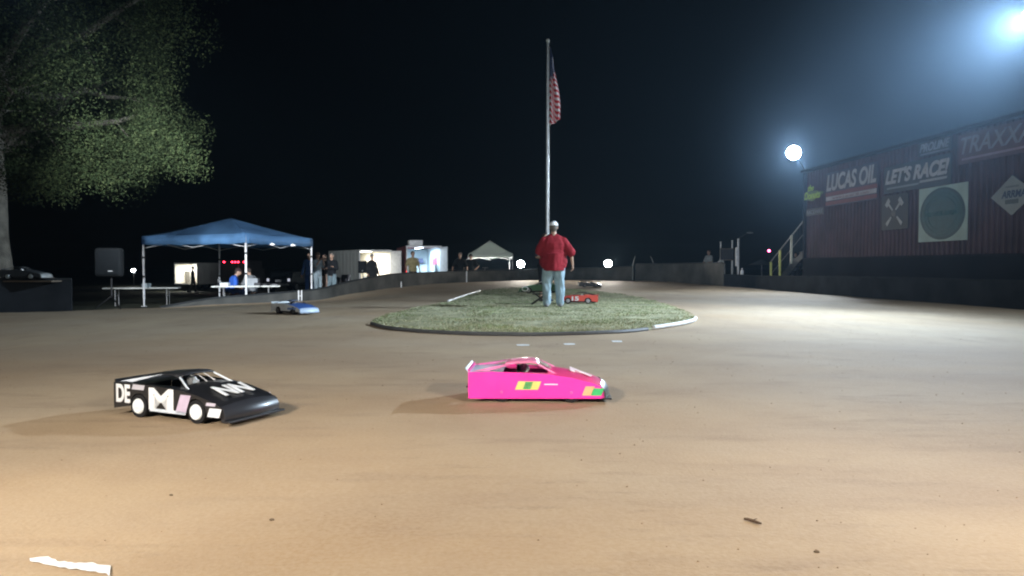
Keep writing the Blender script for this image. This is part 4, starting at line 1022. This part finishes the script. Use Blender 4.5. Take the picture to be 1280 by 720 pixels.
t, w, h = sign("dark banner with slanted white LET'S RACE! lettering", 1106, 1190, 3.0, 3.78, (.03, .04, .06))
stext(t, "LET'S RACE!", PW, 0, .08, w * .95, .42, bold=.04, shear=.3); sbar(t, (.22, .25, .27), -.6, -.25, w * .5, .05, .03); sbar(t, (.35, .36, .38), .75, -.21, w * .38, .06, .03)
t, w, h = sign("small dark sign with faint slanted lettering above the LET'S RACE! banner", 1149, 1191, 3.84, 4.22, (.03, .035, .055), off=.075)
stext(t, 'PROLINE', (.26, .28, .34), 0, .03, w * .9, .22, shear=.35, bold=.02); sbar(t, (.2, .2, .26), 0, -.14, w * .85, .03)
t, w, h = sign('dark red banner with outlined slanted TRAXXAS lettering at the right edge', 1198, 1312, 3.42, 4.16, (.09, .03, .045))
stext(t, 'TRAXXAS', (.25, .24, .28), 0, .08, w * .92, .42, shear=.3, bold=.01); sbar(t, (.30, .2, .24), 0, -.25, w * .9, .05)
t, w, h = sign('yellow green script logo at the far top corner of the maroon building', 1004.5, 1031.5, 3.12, 3.80, None, off=.10)
YG = mat('yellow_green', (.36, .55, .05), .5, emit=(.4, .62, .05), estr=.0)
m = MB(); out = []
for i in range(28):
    a = 2 * PI * i / 28; rr_ = 1 + .16 * math.sin(3 * a + 1) + .10 * math.sin(7 * a)
    out.append((.62 * rr_ * math.cos(a), 0, -.08 + .17 * rr_ * math.sin(a)))
m.prism(out, (0, .02, 0)); m.build('panel', mat('logo_ground', (.10, .17, .03), .5), t)
lettering('Donuts', YG, t, (0, -.010, -.08), (1, 0, .0), (0, 0, 1), 1.15, .26, bold=.03, shear=.2); lettering('the', YG, t, (-.1, -.010, .18), (1, 0, 0), (0, 0, 1), .42, .2, bold=.02, shear=.3)
t, w, h = sign('faint narrow sign with pale lettering below the yellow green logo', 1009, 1031, 2.68, 2.92, (.05, .04, .05))
stext(t, 'RACEWAY', (.2, .2, .22), 0, 0, w * .9, .14)
# crossed wrenches
t, w, h = sign('black square panel with two crossed pale pistons between the banners and the round emblem', 1103, 1137, 1.95, 2.95, (.018, .020, .028), name='emblem_sign')
for s in (-1, 1):
    g_ = mat('emblem_pale', (.32, .33, .35), .5)
    a = Vector((-s * .36, -.022, -.34)); b = Vector((s * .34, -.022, .30)); dr = (b - a).normalized(); pr = Vector((-dr.z, 0, dr.x))
    m = MB()
    def quad(p, q_, w0, w1): MB().prism([p - pr * w0, p + pr * w0, q_ + pr * w1, q_ - pr * w1], (0, .008 if s > 0 else .006, 0)).build('piston_mark', g_, t)
    quad(a - dr * .02, a + dr * .30, .06, .03); quad(a + dr * .55, b - dr * .10, .03, .035); quad(b - dr * .10, b + dr * .04, .12, .13)
    m.build('crossed_piston', g_, t) if False else None
m = MB().ell((0, -.02, -.02), (.13, .008, .10), 16, 8).build('emblem_centre', mat('emblem_dark', (.05, .05, .06), .5), t, smooth=True)
# round emblem
t, w, h = sign('white square sign with a large dark teal disc', 1150, 1211, 1.55, 2.98, (.34, .47, .46), name='round_emblem_sign')
def disc(t, rx, rz_, y, colr, nm='disc', hole=None):
    pts = [(rx * math.cos(2 * PI * i / 48), y, rz_ * math.sin(2 * PI * i / 48)) for i in range(48)]
    MB().prism(pts, (0, -.004, 0)).build(nm, mat('ink_%d_%d_%d' % tuple(int(c * 255) for c in colr), colr, .55), t)
disc(t, w * .465, h * .47, -.0115, (.012, .06, .075)); disc(t, w * .42, h * .425, -.0165, (.018, .085, .10), 'inner_disc')
stext(t, 'DIRT OVAL RACING', (.035, .12, .135), 0, .0, w * .66, .13).location.y = -.008
for rr_ in (.36, .30):
    pts = [Vector((w * rr_ * math.cos(2 * PI * i / 40), -.021, h * rr_ * math.sin(2 * PI * i / 40))) for i in range(41)]
    MB().tube(pts, .007, 5).build('ring', mat('ink_ring', (.03, .11, .125), .5), t)
# diamond
t, w, h = sign('pale diamond shaped sign with dark blue lettering at the right edge of the view', 1240, 1295, 2.05, 2.96, (.26, .30, .33), name='diamond_sign', shape='diamond')
stext(t, 'ARRMA', (.03, .06, .14), .05, .03, w * .55, .17, bold=.02, shear=.2); sbar(t, (.08, .11, .13), 0, -.14, w * .3, .1); sbar(t, (.15, .18, .2), 0, .2, w * .3, .04)

# ------------------------------------------------------------------ staircase at the far end of the stand
sb = Vector((10.57, 31.0)); stp = Vector((10.72, 27.75)); dv = stp - sb
stc = thing('staircase', 'dark wooden staircase with yellow posts rising to the far end of the maroon building', 'staircase', (sb.x, sb.y, 0), math.atan2(dv.y, dv.x))
LS = dv.length; RS = 1.62; tm = mat('stair_timber', (.06, .065, .075), .7, bump=.3); ns = 9
for i in range(ns): MB().box((LS * (i + .5) / ns, .55, RS * (i + 1) / ns - .02), (LS / ns + .04, 1.0, .04)).build('step', tm, stc)
for y in (.08, 1.12): MB().prism([(0, y, -.05), (.3, y, -.05), (LS, y, RS - .25), (LS, y, RS + .02), (0, y, .17)], (0, -.05, 0)).build('stringer', tm, stc)
HRm = mat('handrail', (.22, .23, .25), .5)
for y in (.02, 1.1):
    MB().cyl((-.05, y, 1.12), (LS, y, 1.08 + RS), .028, .028, 8).build('handrail', HRm, stc); MB().cyl((0, y, .62), (LS, y, .6 + RS), .016, .016, 8).build('mid_rail', HRm, stc)
YP = mat('yellow_post', (.55, .58, .16), .5); WPm = mat('pale_post', (.4, .42, .36), .5)
for f, m_ in ((.0, YP), (.28, YP), (.62, WPm), (.98, tm)):
    for y in (-.02, 1.14): MB().box((LS * f, y, RS * f + .54), (.09, .07, 1.08)).build('post', m_, stc, bevel=.006)
for i in range(14): MB().cyl((LS * (i + .5) / 14, .02, RS * (i + .5) / 14 + .1), (LS * (i + .5) / 14, .02, RS * (i + .5) / 14 + 1.08), .008, .008, 6).build('baluster', tm, stc)
for f in (.5, .94):
    for y in (.06, 1.04): MB().box((LS * f, y, RS * f / 2 - .12), (.09, .09, RS * f - .3)).build('support', tm, stc)
stand(994.5, 329, 30.2, 'person in light grey hooded top by the stairs at the end of the building', R(150), shirt=(.26, .28, .29), pants=(.12, .12, .13), sleeve=2, arms=('cross', 'cross'))

# ------------------------------------------------------------------ posts, sign board, tank, umbrella left of the stairs
def post(label, px, y0, y1, d, r, m_, group='pale upright posts near the stairs', nm='post', cap=True):
    b = P(px, y1, d); t_ = P(px, y0, d); z = H(b.x, b.y); t = thing(nm, label, 'post', (b.x, b.y, z), 0, group)
    MB().box((0, 0, (t_.z - z) / 2), (2 * r, 2 * r, t_.z - z)).build('shaft', m_, t, bevel=.01)
    if cap: MB().box((0, 0, t_.z - z + .01), (2.6 * r, 2.6 * r, .03)).build('cap', m_, t, bevel=.006)
    return t
gw = mat('post_grey', (.55, .57, .58), .6)
post('left grey post holding the small dark board', 900.5, 303, 343, 36, .03, gw)
post('right grey post holding the small dark board', 915, 301, 343, 36, .035, gw)
a = P(908, 318, 36); sbd = thing('notice_board', 'small dark board fixed between two grey posts', 'board', (a.x, a.y - .06, a.z))
MB().box((0, 0, 0), (.62, .03, .52)).build('panel', mat('board_dark', (.03, .03, .034), .7), sbd); MB().box((0, -.01, .27), (.66, .05, .04)).box((0, -.01, -.27), (.66, .05, .04)).build('frame', PM, sbd)
post('tall white post with a service box beside the board', 922.5, 299, 343, 35, .035, K('white'))
a = P(921, 321, 34.9); ut = thing('service_box', 'tall narrow white service box on the white post', 'service box', (a.x, a.y - .02, a.z))
MB().box((0, 0, 0), (.13, .09, .86)).build('body', K('white'), ut, bevel=.015); MB().box((0, -.05, -.1), (.09, .012, .3)).build('door', K('white'), ut, bevel=.004)
a = at(927.5, 34); tk = thing('gas_cylinder', 'upright white gas cylinder behind the low barrier', 'cylinder', a)
MB().cyl((0, 0, 0), (0, 0, .82), .075, .075, 18).ell((0, 0, .82), (.075, .075, .06)).build('tank', K('white'), tk, smooth=True)
MB().cyl((0, 0, .86), (0, 0, .95), .025).cyl((-.04, 0, .93), (.04, 0, .93), .012).build('valve', K('steel'), tk)
pp = [P(904.5, 356, 33), P(905, 330, 33), P(903.5, 326.2, 33), P(900, 326, 33), P(898, 328, 33)]
for k_ in (1,):
    base = Vector((pp[1].x, pp[1].y, H(pp[1].x, pp[1].y)))
    o = MB().tube([base] + [Vector((p.x, 33, p.z)) for p in pp[1:]], .05, 10).build('bent_pipe', mat('pipe_pale', (.36, .37, .36), .6), smooth=True)
    tag(o, 'thick pale pipe bent over at the top at the end of the tall barrier', 'pipe')
for px, pts_, lab in ((791, [(790.5, 340), (791, 332), (792.5, 325), (794, 320.5)], 'thin pale curved rod leaning right behind the far barrier'), (816, [(817, 335), (816.6, 329), (815, 324), (813, 320.5)], 'thin pale curved rod leaning left behind the far barrier')):
    q_ = [P(x_, y_, 37.6) for x_, y_ in pts_]; q_[0] = Vector((q_[0].x, q_[0].y, H(q_[0].x, q_[0].y)))
    tag(MB().tube(q_, [.022, .022, .018, .01], 8).build('curved_rod', mat('rod_pale', (.34, .36, .36), .6), smooth=True), lab, 'rod', 'curved rods behind the far barrier')
a = at(952, 48); um = thing('patio_umbrella', 'faint grey open umbrella far behind the right barrier', 'umbrella', a)
m = MB(); v = [(0, 0, 1.45)] + [(.85 * math.cos(2 * PI * i / 8), .85 * math.sin(2 * PI * i / 8), 1.12) for i in range(8)]
m.add(v, [(0, 1 + i, 1 + (i + 1) % 8) for i in range(8)]); o = m.build('shade', mat('umbrella_grey', (.14, .16, .17), .8), um); q = o.modifiers.new('t', 'SOLIDIFY'); q.thickness = .01
MB().cyl((0, 0, 0), (0, 0, 1.44), .025).build('pole', K('steel'), um); MB().cyl((0, 0, 0), (0, 0, .08), .3, .25, 16).build('base', K('steel'), um)
a = at(924, 44); sl = thing('yard_lamp', 'unlit yard lamp on a slim pole with a short arm behind the white posts', 'street lamp', a)
zz = P(937, 291, 44).z - a[2]
MB().cyl((0, 0, 0), (0, 0, zz - .25), .03).build('pole', mat('dull_steel', (.08, .085, .09), .6), sl); MB().cyl((0, 0, zz - .27), (.5, 0, zz), .018).build('arm', mat('dull_steel', (.08, .085, .09), .6), sl); MB().ell((.6, 0, zz), (.2, .09, .05)).build('lamp_head', mat('lamp_head', (.35, .36, .38), .5), sl, smooth=True)
a = P(961.3, 313.5, 60); zg_ = H(a.x, a.y); rlp = thing('red_beacon', 'small glowing red beacon lamp on a far pole left of the stairs', 'beacon', (a.x, a.y, zg_))
MB().cyl((0, 0, 0), (0, 0, a.z - zg_ - .1), .02).build('pole', mat('dull_steel', (.08, .085, .09), .6), rlp); MB().ell((0, 0, a.z - zg_), (.09, .09, .09)).build('lens', mat('beacon_red', (.6, .05, .1), .4, emit=(1, .08, .22), estr=30), rlp, smooth=True)
# marker stakes by the barrier
def stake(label, px, y0, y1, d, w=.03, two=False):
    b = P(px, y1, d); t_ = P(px, y0, d); z = Hg(b.x, b.y)
    t = thing('marker_stake', label, 'stake', (b.x, b.y, z), 0, 'white marker stakes along the barrier'); hh_ = max(.1, t_.z - z)
    for s in ((-1, 1) if two else (0,)): MB().box((s * .045, 0, hh_ / 2), (w, .02, hh_)).build('upright', K('white'), t)
    if two: MB().box((0, .012, hh_ * .5), (.12, .01, .03)).build('crosspiece', K('steel'), t)
stake('pair of short white stakes against the barrier below the right side of the blue canopy', 375.2, 363, 376, 22.3, two=True)
stake('short white stake against the barrier before the dark red trailer', 501.5, 352, 360, 29.6)
stake('short white stake at the barrier below the men at the white canopy', 583.3, 339, 350, 35, w=.05)
stake('short white stake at the barrier below the far end of the maroon building', 1020, 345, 351, 25.6, w=.04)

# ------------------------------------------------------------------ tree
tx0, ty0 = -12.75, 18.6
tree = thing('oak_tree', 'large leafy tree with pale trunk rising behind the near barrier at left', 'tree', (tx0, ty0, H(tx0, ty0)))
bark = mat('bark', (.13, .12, .10), .9, var=.35, scale=5, bump=1.0, bscale=18)
rnd = random.Random(5)
tk_ = MB(); pts = [(0, 0, -.2), (.02, 0, .6), (-.04, .02, 1.6), (-.1, .03, 2.7), (-.12, .05, 3.7), (-.05, .05, 5.0), (0, 0, 7.0)]
rad = [.62, .50, .44, .41, .38, .30, .14]
v = []; n_ = 20
fine = []
for i in range(len(pts) - 1):
    for k in range(5):
        f = k / 5; fine.append((Vector(pts[i]).lerp(Vector(pts[i + 1]), f), rad[i] + (rad[i + 1] - rad[i]) * f))
for p, r_ in fine:
    for j in range(n_):
        a = 2 * PI * j / n_; rr_ = r_ * (1 + .10 * noise.noise(Vector((math.cos(a) * 2, math.sin(a) * 2, p.z * .8))) + .04 * math.sin(a * 7)); v.append((p.x + rr_ * math.cos(a), p.y + rr_ * math.sin(a), p.z))
tk_.add(v, [(i * n_ + j, i * n_ + (j + 1) % n_, (i + 1) * n_ + (j + 1) % n_, (i + 1) * n_ + j) for i in range(len(fine) - 1) for j in range(n_)])
tk_.build('trunk', bark, tree, smooth=True)
# crown: limbs reach clumps of leaves
clumps = []
def inside(px_, py_, y_):
    # lower outline of the crown in the photograph, as a height above ground that rises away from the trunk
    return True
CW = Vector((tx0, ty0, 0))
limbs = MB(); lims = []
for i in range(15):
    a = 2 * PI * i / 15 + rnd.uniform(-.2, .2); L1 = rnd.uniform(3.2, 5.0); z0_ = rnd.uniform(3.0, 6.0)
    p = Vector((-.08, .04, z0_)); pts_ = [p]; el = rnd.uniform(.15, .8)
    for k in range(1, 7):
        f = k / 6; pts_.append(p + Vector((math.cos(a) * L1 * f, math.sin(a) * L1 * f, L1 * el * f - 1.0 * el * f * f + rnd.uniform(-.12, .12))))
    lims.append(pts_); limbs.tube(pts_, [.14 * (1 - .8 * k / 6) + .015 for k in range(7)], 8)
for pts_ in lims:
    for k in range(2, 7):
        for s in range(2):
            q_ = pts_[k] + Vector((rnd.uniform(-1, 1), rnd.uniform(-1, 1), rnd.uniform(-.7, .7)))
            limbs.cyl(pts_[k], q_, .025, .008, 5); clumps.append((q_, rnd.uniform(.5, .9)))
limbs.build('branches', bark, tree, smooth=True)
for i in range(330):
    a = rnd.uniform(0, 2 * PI); ph = math.acos(rnd.uniform(-.72, 1)); rr_ = rnd.uniform(.72, 1.0)
    q_ = Vector((4.9 * rr_ * math.sin(ph) * math.cos(a), 4.6 * rr_ * math.sin(ph) * math.sin(a), 6.2 + 4.2 * rr_ * math.cos(ph)))
    if noise.noise(q_ * .42 + Vector((3, 1, 8))) < -.16: continue
    clumps.append((q_, rnd.uniform(.45, .95)))
# drooping lower fringe seen in the photograph
for px_, py_, y_ in ((20, 235, 17), (40, 240, 17), (60, 232, 17), (80, 243, 17), (75, 225, 18), (100, 215, 17), (120, 225, 16.5), (140, 232, 16.5), (150, 205, 17), (175, 195, 17), (200, 200, 16.8), (225, 208, 16.6), (245, 212, 16.6), (190, 175, 17), (215, 185, 17), (170, 215, 17), (10, 205, 16), (100, 190, 16.5), (130, 180, 16.5)):
    q_ = P(px_, py_, y_) - Vector((tx0, ty0, H(tx0, ty0))); clumps.append((q_, .38)); clumps.append((q_ + Vector((-.2, .2, .35)), .5))
lv = []; lf = []; li = []
for c_, rr_ in clumps:
    w_ = c_ + CW
    for i in range(int(820 * rr_)):
        d_ = Vector((rnd.gauss(0, 1), rnd.gauss(0, 1), rnd.gauss(0, .8))); d_ = d_.normalized() * rr_ * rnd.random() ** .5
        p = c_ + d_; s_ = rnd.uniform(.018, .040)
        ax_ = Vector((rnd.gauss(0, 1), rnd.gauss(0, 1), rnd.gauss(-.5, .7))).normalized(); si = ax_.cross(Vector((rnd.gauss(0, 1), rnd.gauss(0, 1), rnd.gauss(0, 1)))).normalized() * s_ * .45
        o_ = len(lv); lv += [p - ax_ * s_, p + si, p + ax_ * s_ * 1.2, p - si]; lf.append((o_, o_ + 1, o_ + 2, o_ + 3)); li.append(rnd.choice((0, 0, 1, 1, 2)))
me = bpy.data.meshes.new('crown'); me.from_pydata([tuple(q_) for q_ in lv], [], lf); me.polygons.foreach_set('material_index', li)
link(me, 'crown', [mat('leaf_dark', (.010, .017, .006), .95, scale=1), mat('leaf_mid', (.017, .026, .009), .95, scale=1), mat('leaf_pale', (.028, .037, .014), .95, scale=1)], tree)

# ------------------------------------------------------------------ floodlights
def aim(o, target):
    o.rotation_euler = (Vector(target) - Vector(o.matrix_world.translation if False else o.location)).to_track_quat('-Z', 'Y').to_euler()
def flood(label, pos, target, power, colr, base=None, size=(.5, .4), estr=60, spot=R(150), zbase=None, soft=.12, group='floodlights', blend=.5):
    pos = Vector(pos); zb = H(pos.x, pos.y) if zbase is None else zbase
    t = thing('floodlight', label, 'floodlight', (pos.x, pos.y, zb), 0, group)
    dv_ = (Vector(target) - pos).normalized(); q_ = dv_.to_track_quat('-Z', 'Y').to_matrix(); lp_ = Vector((0, 0, pos.z - zb))
    MB().cyl(lp_ - dv_ * .2, lp_ - dv_ * .012, size[0] * .5, size[0] * 1.08, 24).cyl(lp_ - dv_ * .012, lp_ + dv_ * .006, size[0] * 1.08, size[0] * 1.08, 24, caps=False).build('housing', K('black'), t, bevel=.01)
    pl_ = MB().cyl(lp_ - dv_ * .006, lp_ - dv_ * .002, size[0], size[0], 24)
    pl_.build('lens', mat('flood_lens_%d' % int(estr), (.8, .8, .8), .4, emit=colr, estr=estr), t)
    back = lp_ - dv_ * .16; hb = Vector((back.x, back.y, 0)) if base is None else Vector(base)
    MB().cyl(hb, back, .03, .025, 10).build('pole', K('steel') if pos.z < 2 else K('black'), t, smooth=True); MB().cyl(back, lp_ - dv_ * .08, .02).build('bracket', K('black'), t)
    l = lamp_light('SPOT', 'flood_lamp', t, lp_ + dv_ * .02, power, colr, soft, rot=dv_.to_track_quat('-Z', 'Y').to_euler(), spot=spot, blend=blend)
    return t
COOL = (.74, .87, 1.0); WARM = (1.0, .91, .81)
flood('bright floodlight high on a pole at the far end of the maroon building', P(992, 191, 29), (1, 12, 0), 4200, COOL, size=(.25, .25), estr=500, spot=R(130), blend=1.0, base=(P(1018, 200, 30.2).x - P(992, 191, 29).x, 1.2, 4.1))
flood('powerful floodlight on a tall pole above the near part of the maroon building', P(1292, 22, 14.8), (-3, 11.5, .5), 13500, (.68, .84, 1.0), size=(.22, .22), estr=700, spot=R(112), blend=1.0)
flood('small glaring floodlight on a stand behind the far barrier left of the man', P(651, 330, 38.5), (0, 14, .2), 500, (1, .95, .86), size=(.17, .17), estr=300, spot=R(165))
flood('small glaring floodlight on a stand behind the far barrier right of the man', P(760, 329.5, 37.9), (2, 14, .2), 900, (1, .95, .86), size=(.17, .17), estr=300, spot=R(165))
flood('added unseen cool floodlight behind the viewpoint brightening the far right turn', (2.6, -3.2, 5.2), (7.5, 34, 1.0), 13000, (.80, .90, 1.0), size=(.25, .25), estr=30, soft=.2, spot=R(34), blend=1.0)  # extra unseen lamp, added to brighten the far turn and pale posts
flood('cool floodlight on a pole beyond the left edge of the view, lighting the pits', (-6.4, 8.0, 5.0), (-9.6, 33, 1.3), 24000, (.90, .95, 1.0), size=(.25, .25), estr=30, soft=.2, spot=R(42), blend=1.0)
# floodlights of the grandstand side, behind and beside the camera (out of the picture)
flood('warm floodlight on a pole behind the viewpoint to the left', (-4.2, -.9, 3.4), (-1.4, 3.1, 0), 3500, WARM, size=(.25, .25), estr=30, soft=.25, spot=R(104), blend=1.0)
flood('warm floodlight on a pole behind the viewpoint to the right', (4.0, -1.1, 3.4), (1.9, 2.9, 0), 3000, WARM, size=(.25, .25), estr=30, soft=.25, spot=R(104), blend=1.0)
# small distant lamp left of the canopy
a = P(167, 338, 62); zg_ = H(a.x, a.y); t = thing('yard_lamp', 'small bright white lamp far away between the big loudspeaker and the canopy leg', 'lamp', (a.x, a.y, zg_))
MB().cyl((0, 0, 0), (0, 0, a.z - zg_), .03).build('pole', mat('dull_steel', (.08, .085, .09), .6), t); MB().ell((0, -.05, a.z - zg_), (.16, .1, .12)).build('lens', mat('flood_lens_60', (.8, .8, .8), .4, emit=(1, 1, 1), estr=60), t, smooth=True)
# two small lamps hanging inside the blue canopy rim
for px_, py_ in ((340, 305.5), (366, 306.6)):
    q_ = P(px_, py_, 23.6 + (px_ - 340) * .045); t = thing('clip_lamp', 'small white clip lamp under the right valance of the blue canopy, ' + ('nearer the middle leg' if px_ < 350 else 'nearer the outer leg'), 'lamp', tuple(q_), 0, 'clip lamps under the blue canopy')
    MB().ell((0, 0, 0), (.09, .04, .02)).build('lens', mat('clip_lens', (.8, .8, .8), .4, emit=(1, 1, 1), estr=1.5), t, smooth=True); MB().box((0, 0, .03), (.05, .04, .04)).build('clip', K('white'), t)

# ------------------------------------------------------------------ haze and lens glare volume
o = MB().box((0, 0, 5.75), (900, 900, 15.5)).build('haze', [], None)
hm_ = bpy.data.materials.new('haze_air'); hm_.use_nodes = True; nt = hm_.node_tree; nt.nodes.clear()
ou = nt.nodes.new('ShaderNodeOutputMaterial'); pv_ = nt.nodes.new('ShaderNodeVolumePrincipled')
pv_.inputs['Color'].default_value = (.45, .72, 1, 1); pv_.inputs['Density'].default_value = .00045; pv_.inputs['Anisotropy'].default_value = .5
nt.links.new(pv_.outputs['Volume'], ou.inputs['Volume']); o.data.materials.append(hm_); tag(o, kind='stuff', label='thin bluish night haze over the whole track', cat='haze')

dc = MB().ell((0, 0, 0), (8.5, 18, 7.4), 40, 24).build('glare_volume', [], None, loc=(12.4, 18, 5.4))  # added ellipsoid volume that imitates lens glare round the right lamps
dm_ = bpy.data.materials.new('glare_air'); dm_.use_nodes = True; nt = dm_.node_tree; nt.nodes.clear(); dN = nt.nodes; dL = nt.links
ou = dN.new('ShaderNodeOutputMaterial'); pv2 = dN.new('ShaderNodeVolumePrincipled'); pv2.inputs['Color'].default_value = (.46, .68, .95, 1); pv2.inputs['Anisotropy'].default_value = .5
tc_ = dN.new('ShaderNodeTexCoord'); mp_ = dN.new('ShaderNodeMapping'); mp_.inputs['Location'].default_value = (-1, -1, -1); mp_.inputs['Scale'].default_value = (2, 2, 2)
dL.new(tc_.outputs['Generated'], mp_.inputs['Vector']); le_ = dN.new('ShaderNodeVectorMath'); le_.operation = 'LENGTH'; dL.new(mp_.outputs['Vector'], le_.inputs[0])
mr_ = dN.new('ShaderNodeMapRange'); mr_.interpolation_type = 'SMOOTHERSTEP'; mr_.inputs['From Min'].default_value = 1.0; mr_.inputs['From Max'].default_value = .0; mr_.inputs['To Min'].default_value = 0; mr_.inputs['To Max'].default_value = 1
dL.new(le_.outputs['Value'], mr_.inputs['Value'])
nz_ = dN.new('ShaderNodeTexNoise'); nz_.inputs['Scale'].default_value = .35; nz_.inputs['Detail'].default_value = 2; dL.new(tc_.outputs['Object'], nz_.inputs['Vector'])
m1_ = dN.new('ShaderNodeMath'); m1_.operation = 'MULTIPLY_ADD'; m1_.inputs[1].default_value = .012; m1_.inputs[2].default_value = .002; dL.new(nz_.outputs['Fac'], m1_.inputs[0])
m2_ = dN.new('ShaderNodeMath'); m2_.operation = 'MULTIPLY'; dL.new(m1_.outputs[0], m2_.inputs[0]); dL.new(mr_.outputs['Result'], m2_.inputs[1]); dL.new(m2_.outputs[0], pv2.inputs['Density'])
dL.new(pv2.outputs['Volume'], ou.inputs['Volume'])
dc.data.materials.append(dm_); tag(dc, kind='stuff', label='added bluish volume imitating lens glare over the maroon building', cat='lens_glare')

# ------------------------------------------------------------------ world, ambient fill, camera
w = bpy.data.worlds.new('World'); S.world = w; w.use_nodes = True
N = w.node_tree.nodes; L = w.node_tree.links; bg = N['Background']
sky = N.new('ShaderNodeTexSky'); sky.sky_type = 'NISHITA'; sky.sun_disc = False; sky.sun_elevation = R(25); sky.sun_rotation = R(40)
L.new(sky.outputs['Color'], bg.inputs['Color']); bg.inputs['Strength'].default_value = .00008
l = bpy.data.lights.new('ambient_fill', 'SUN'); l.energy = .006; l.angle = R(2); l.color = (.7, .82, 1)  # weak ambient light added to lift the silhouettes
lo = bpy.data.objects.new('ambient_fill', l); COL.objects.link(lo); lo.rotation_euler = (R(50), 0, R(-40))
cam = bpy.data.cameras.new('camera'); cam.lens = F / 1280 * 36; cam.sensor_width = 36; cam.clip_end = 1500; cam.clip_start = .05
co = bpy.data.objects.new('camera', cam); COL.objects.link(co); co.location = (0, 0, EYE); co.rotation_euler = (R(90) - TH, 0, 0); S.camera = co
S.view_settings.view_transform = 'Standard'; S.view_settings.look = 'None'; S.view_settings.gamma = 1; S.view_settings.exposure = 0
S.cycles.filter_width = 2.1; S.cycles.use_denoising = True; S.cycles.max_bounces = 6; S.cycles.volume_bounces = 0; S.cycles.volume_step_rate = 6; S.cycles.volume_max_steps = 32; S.cycles.sample_clamp_indirect = 4
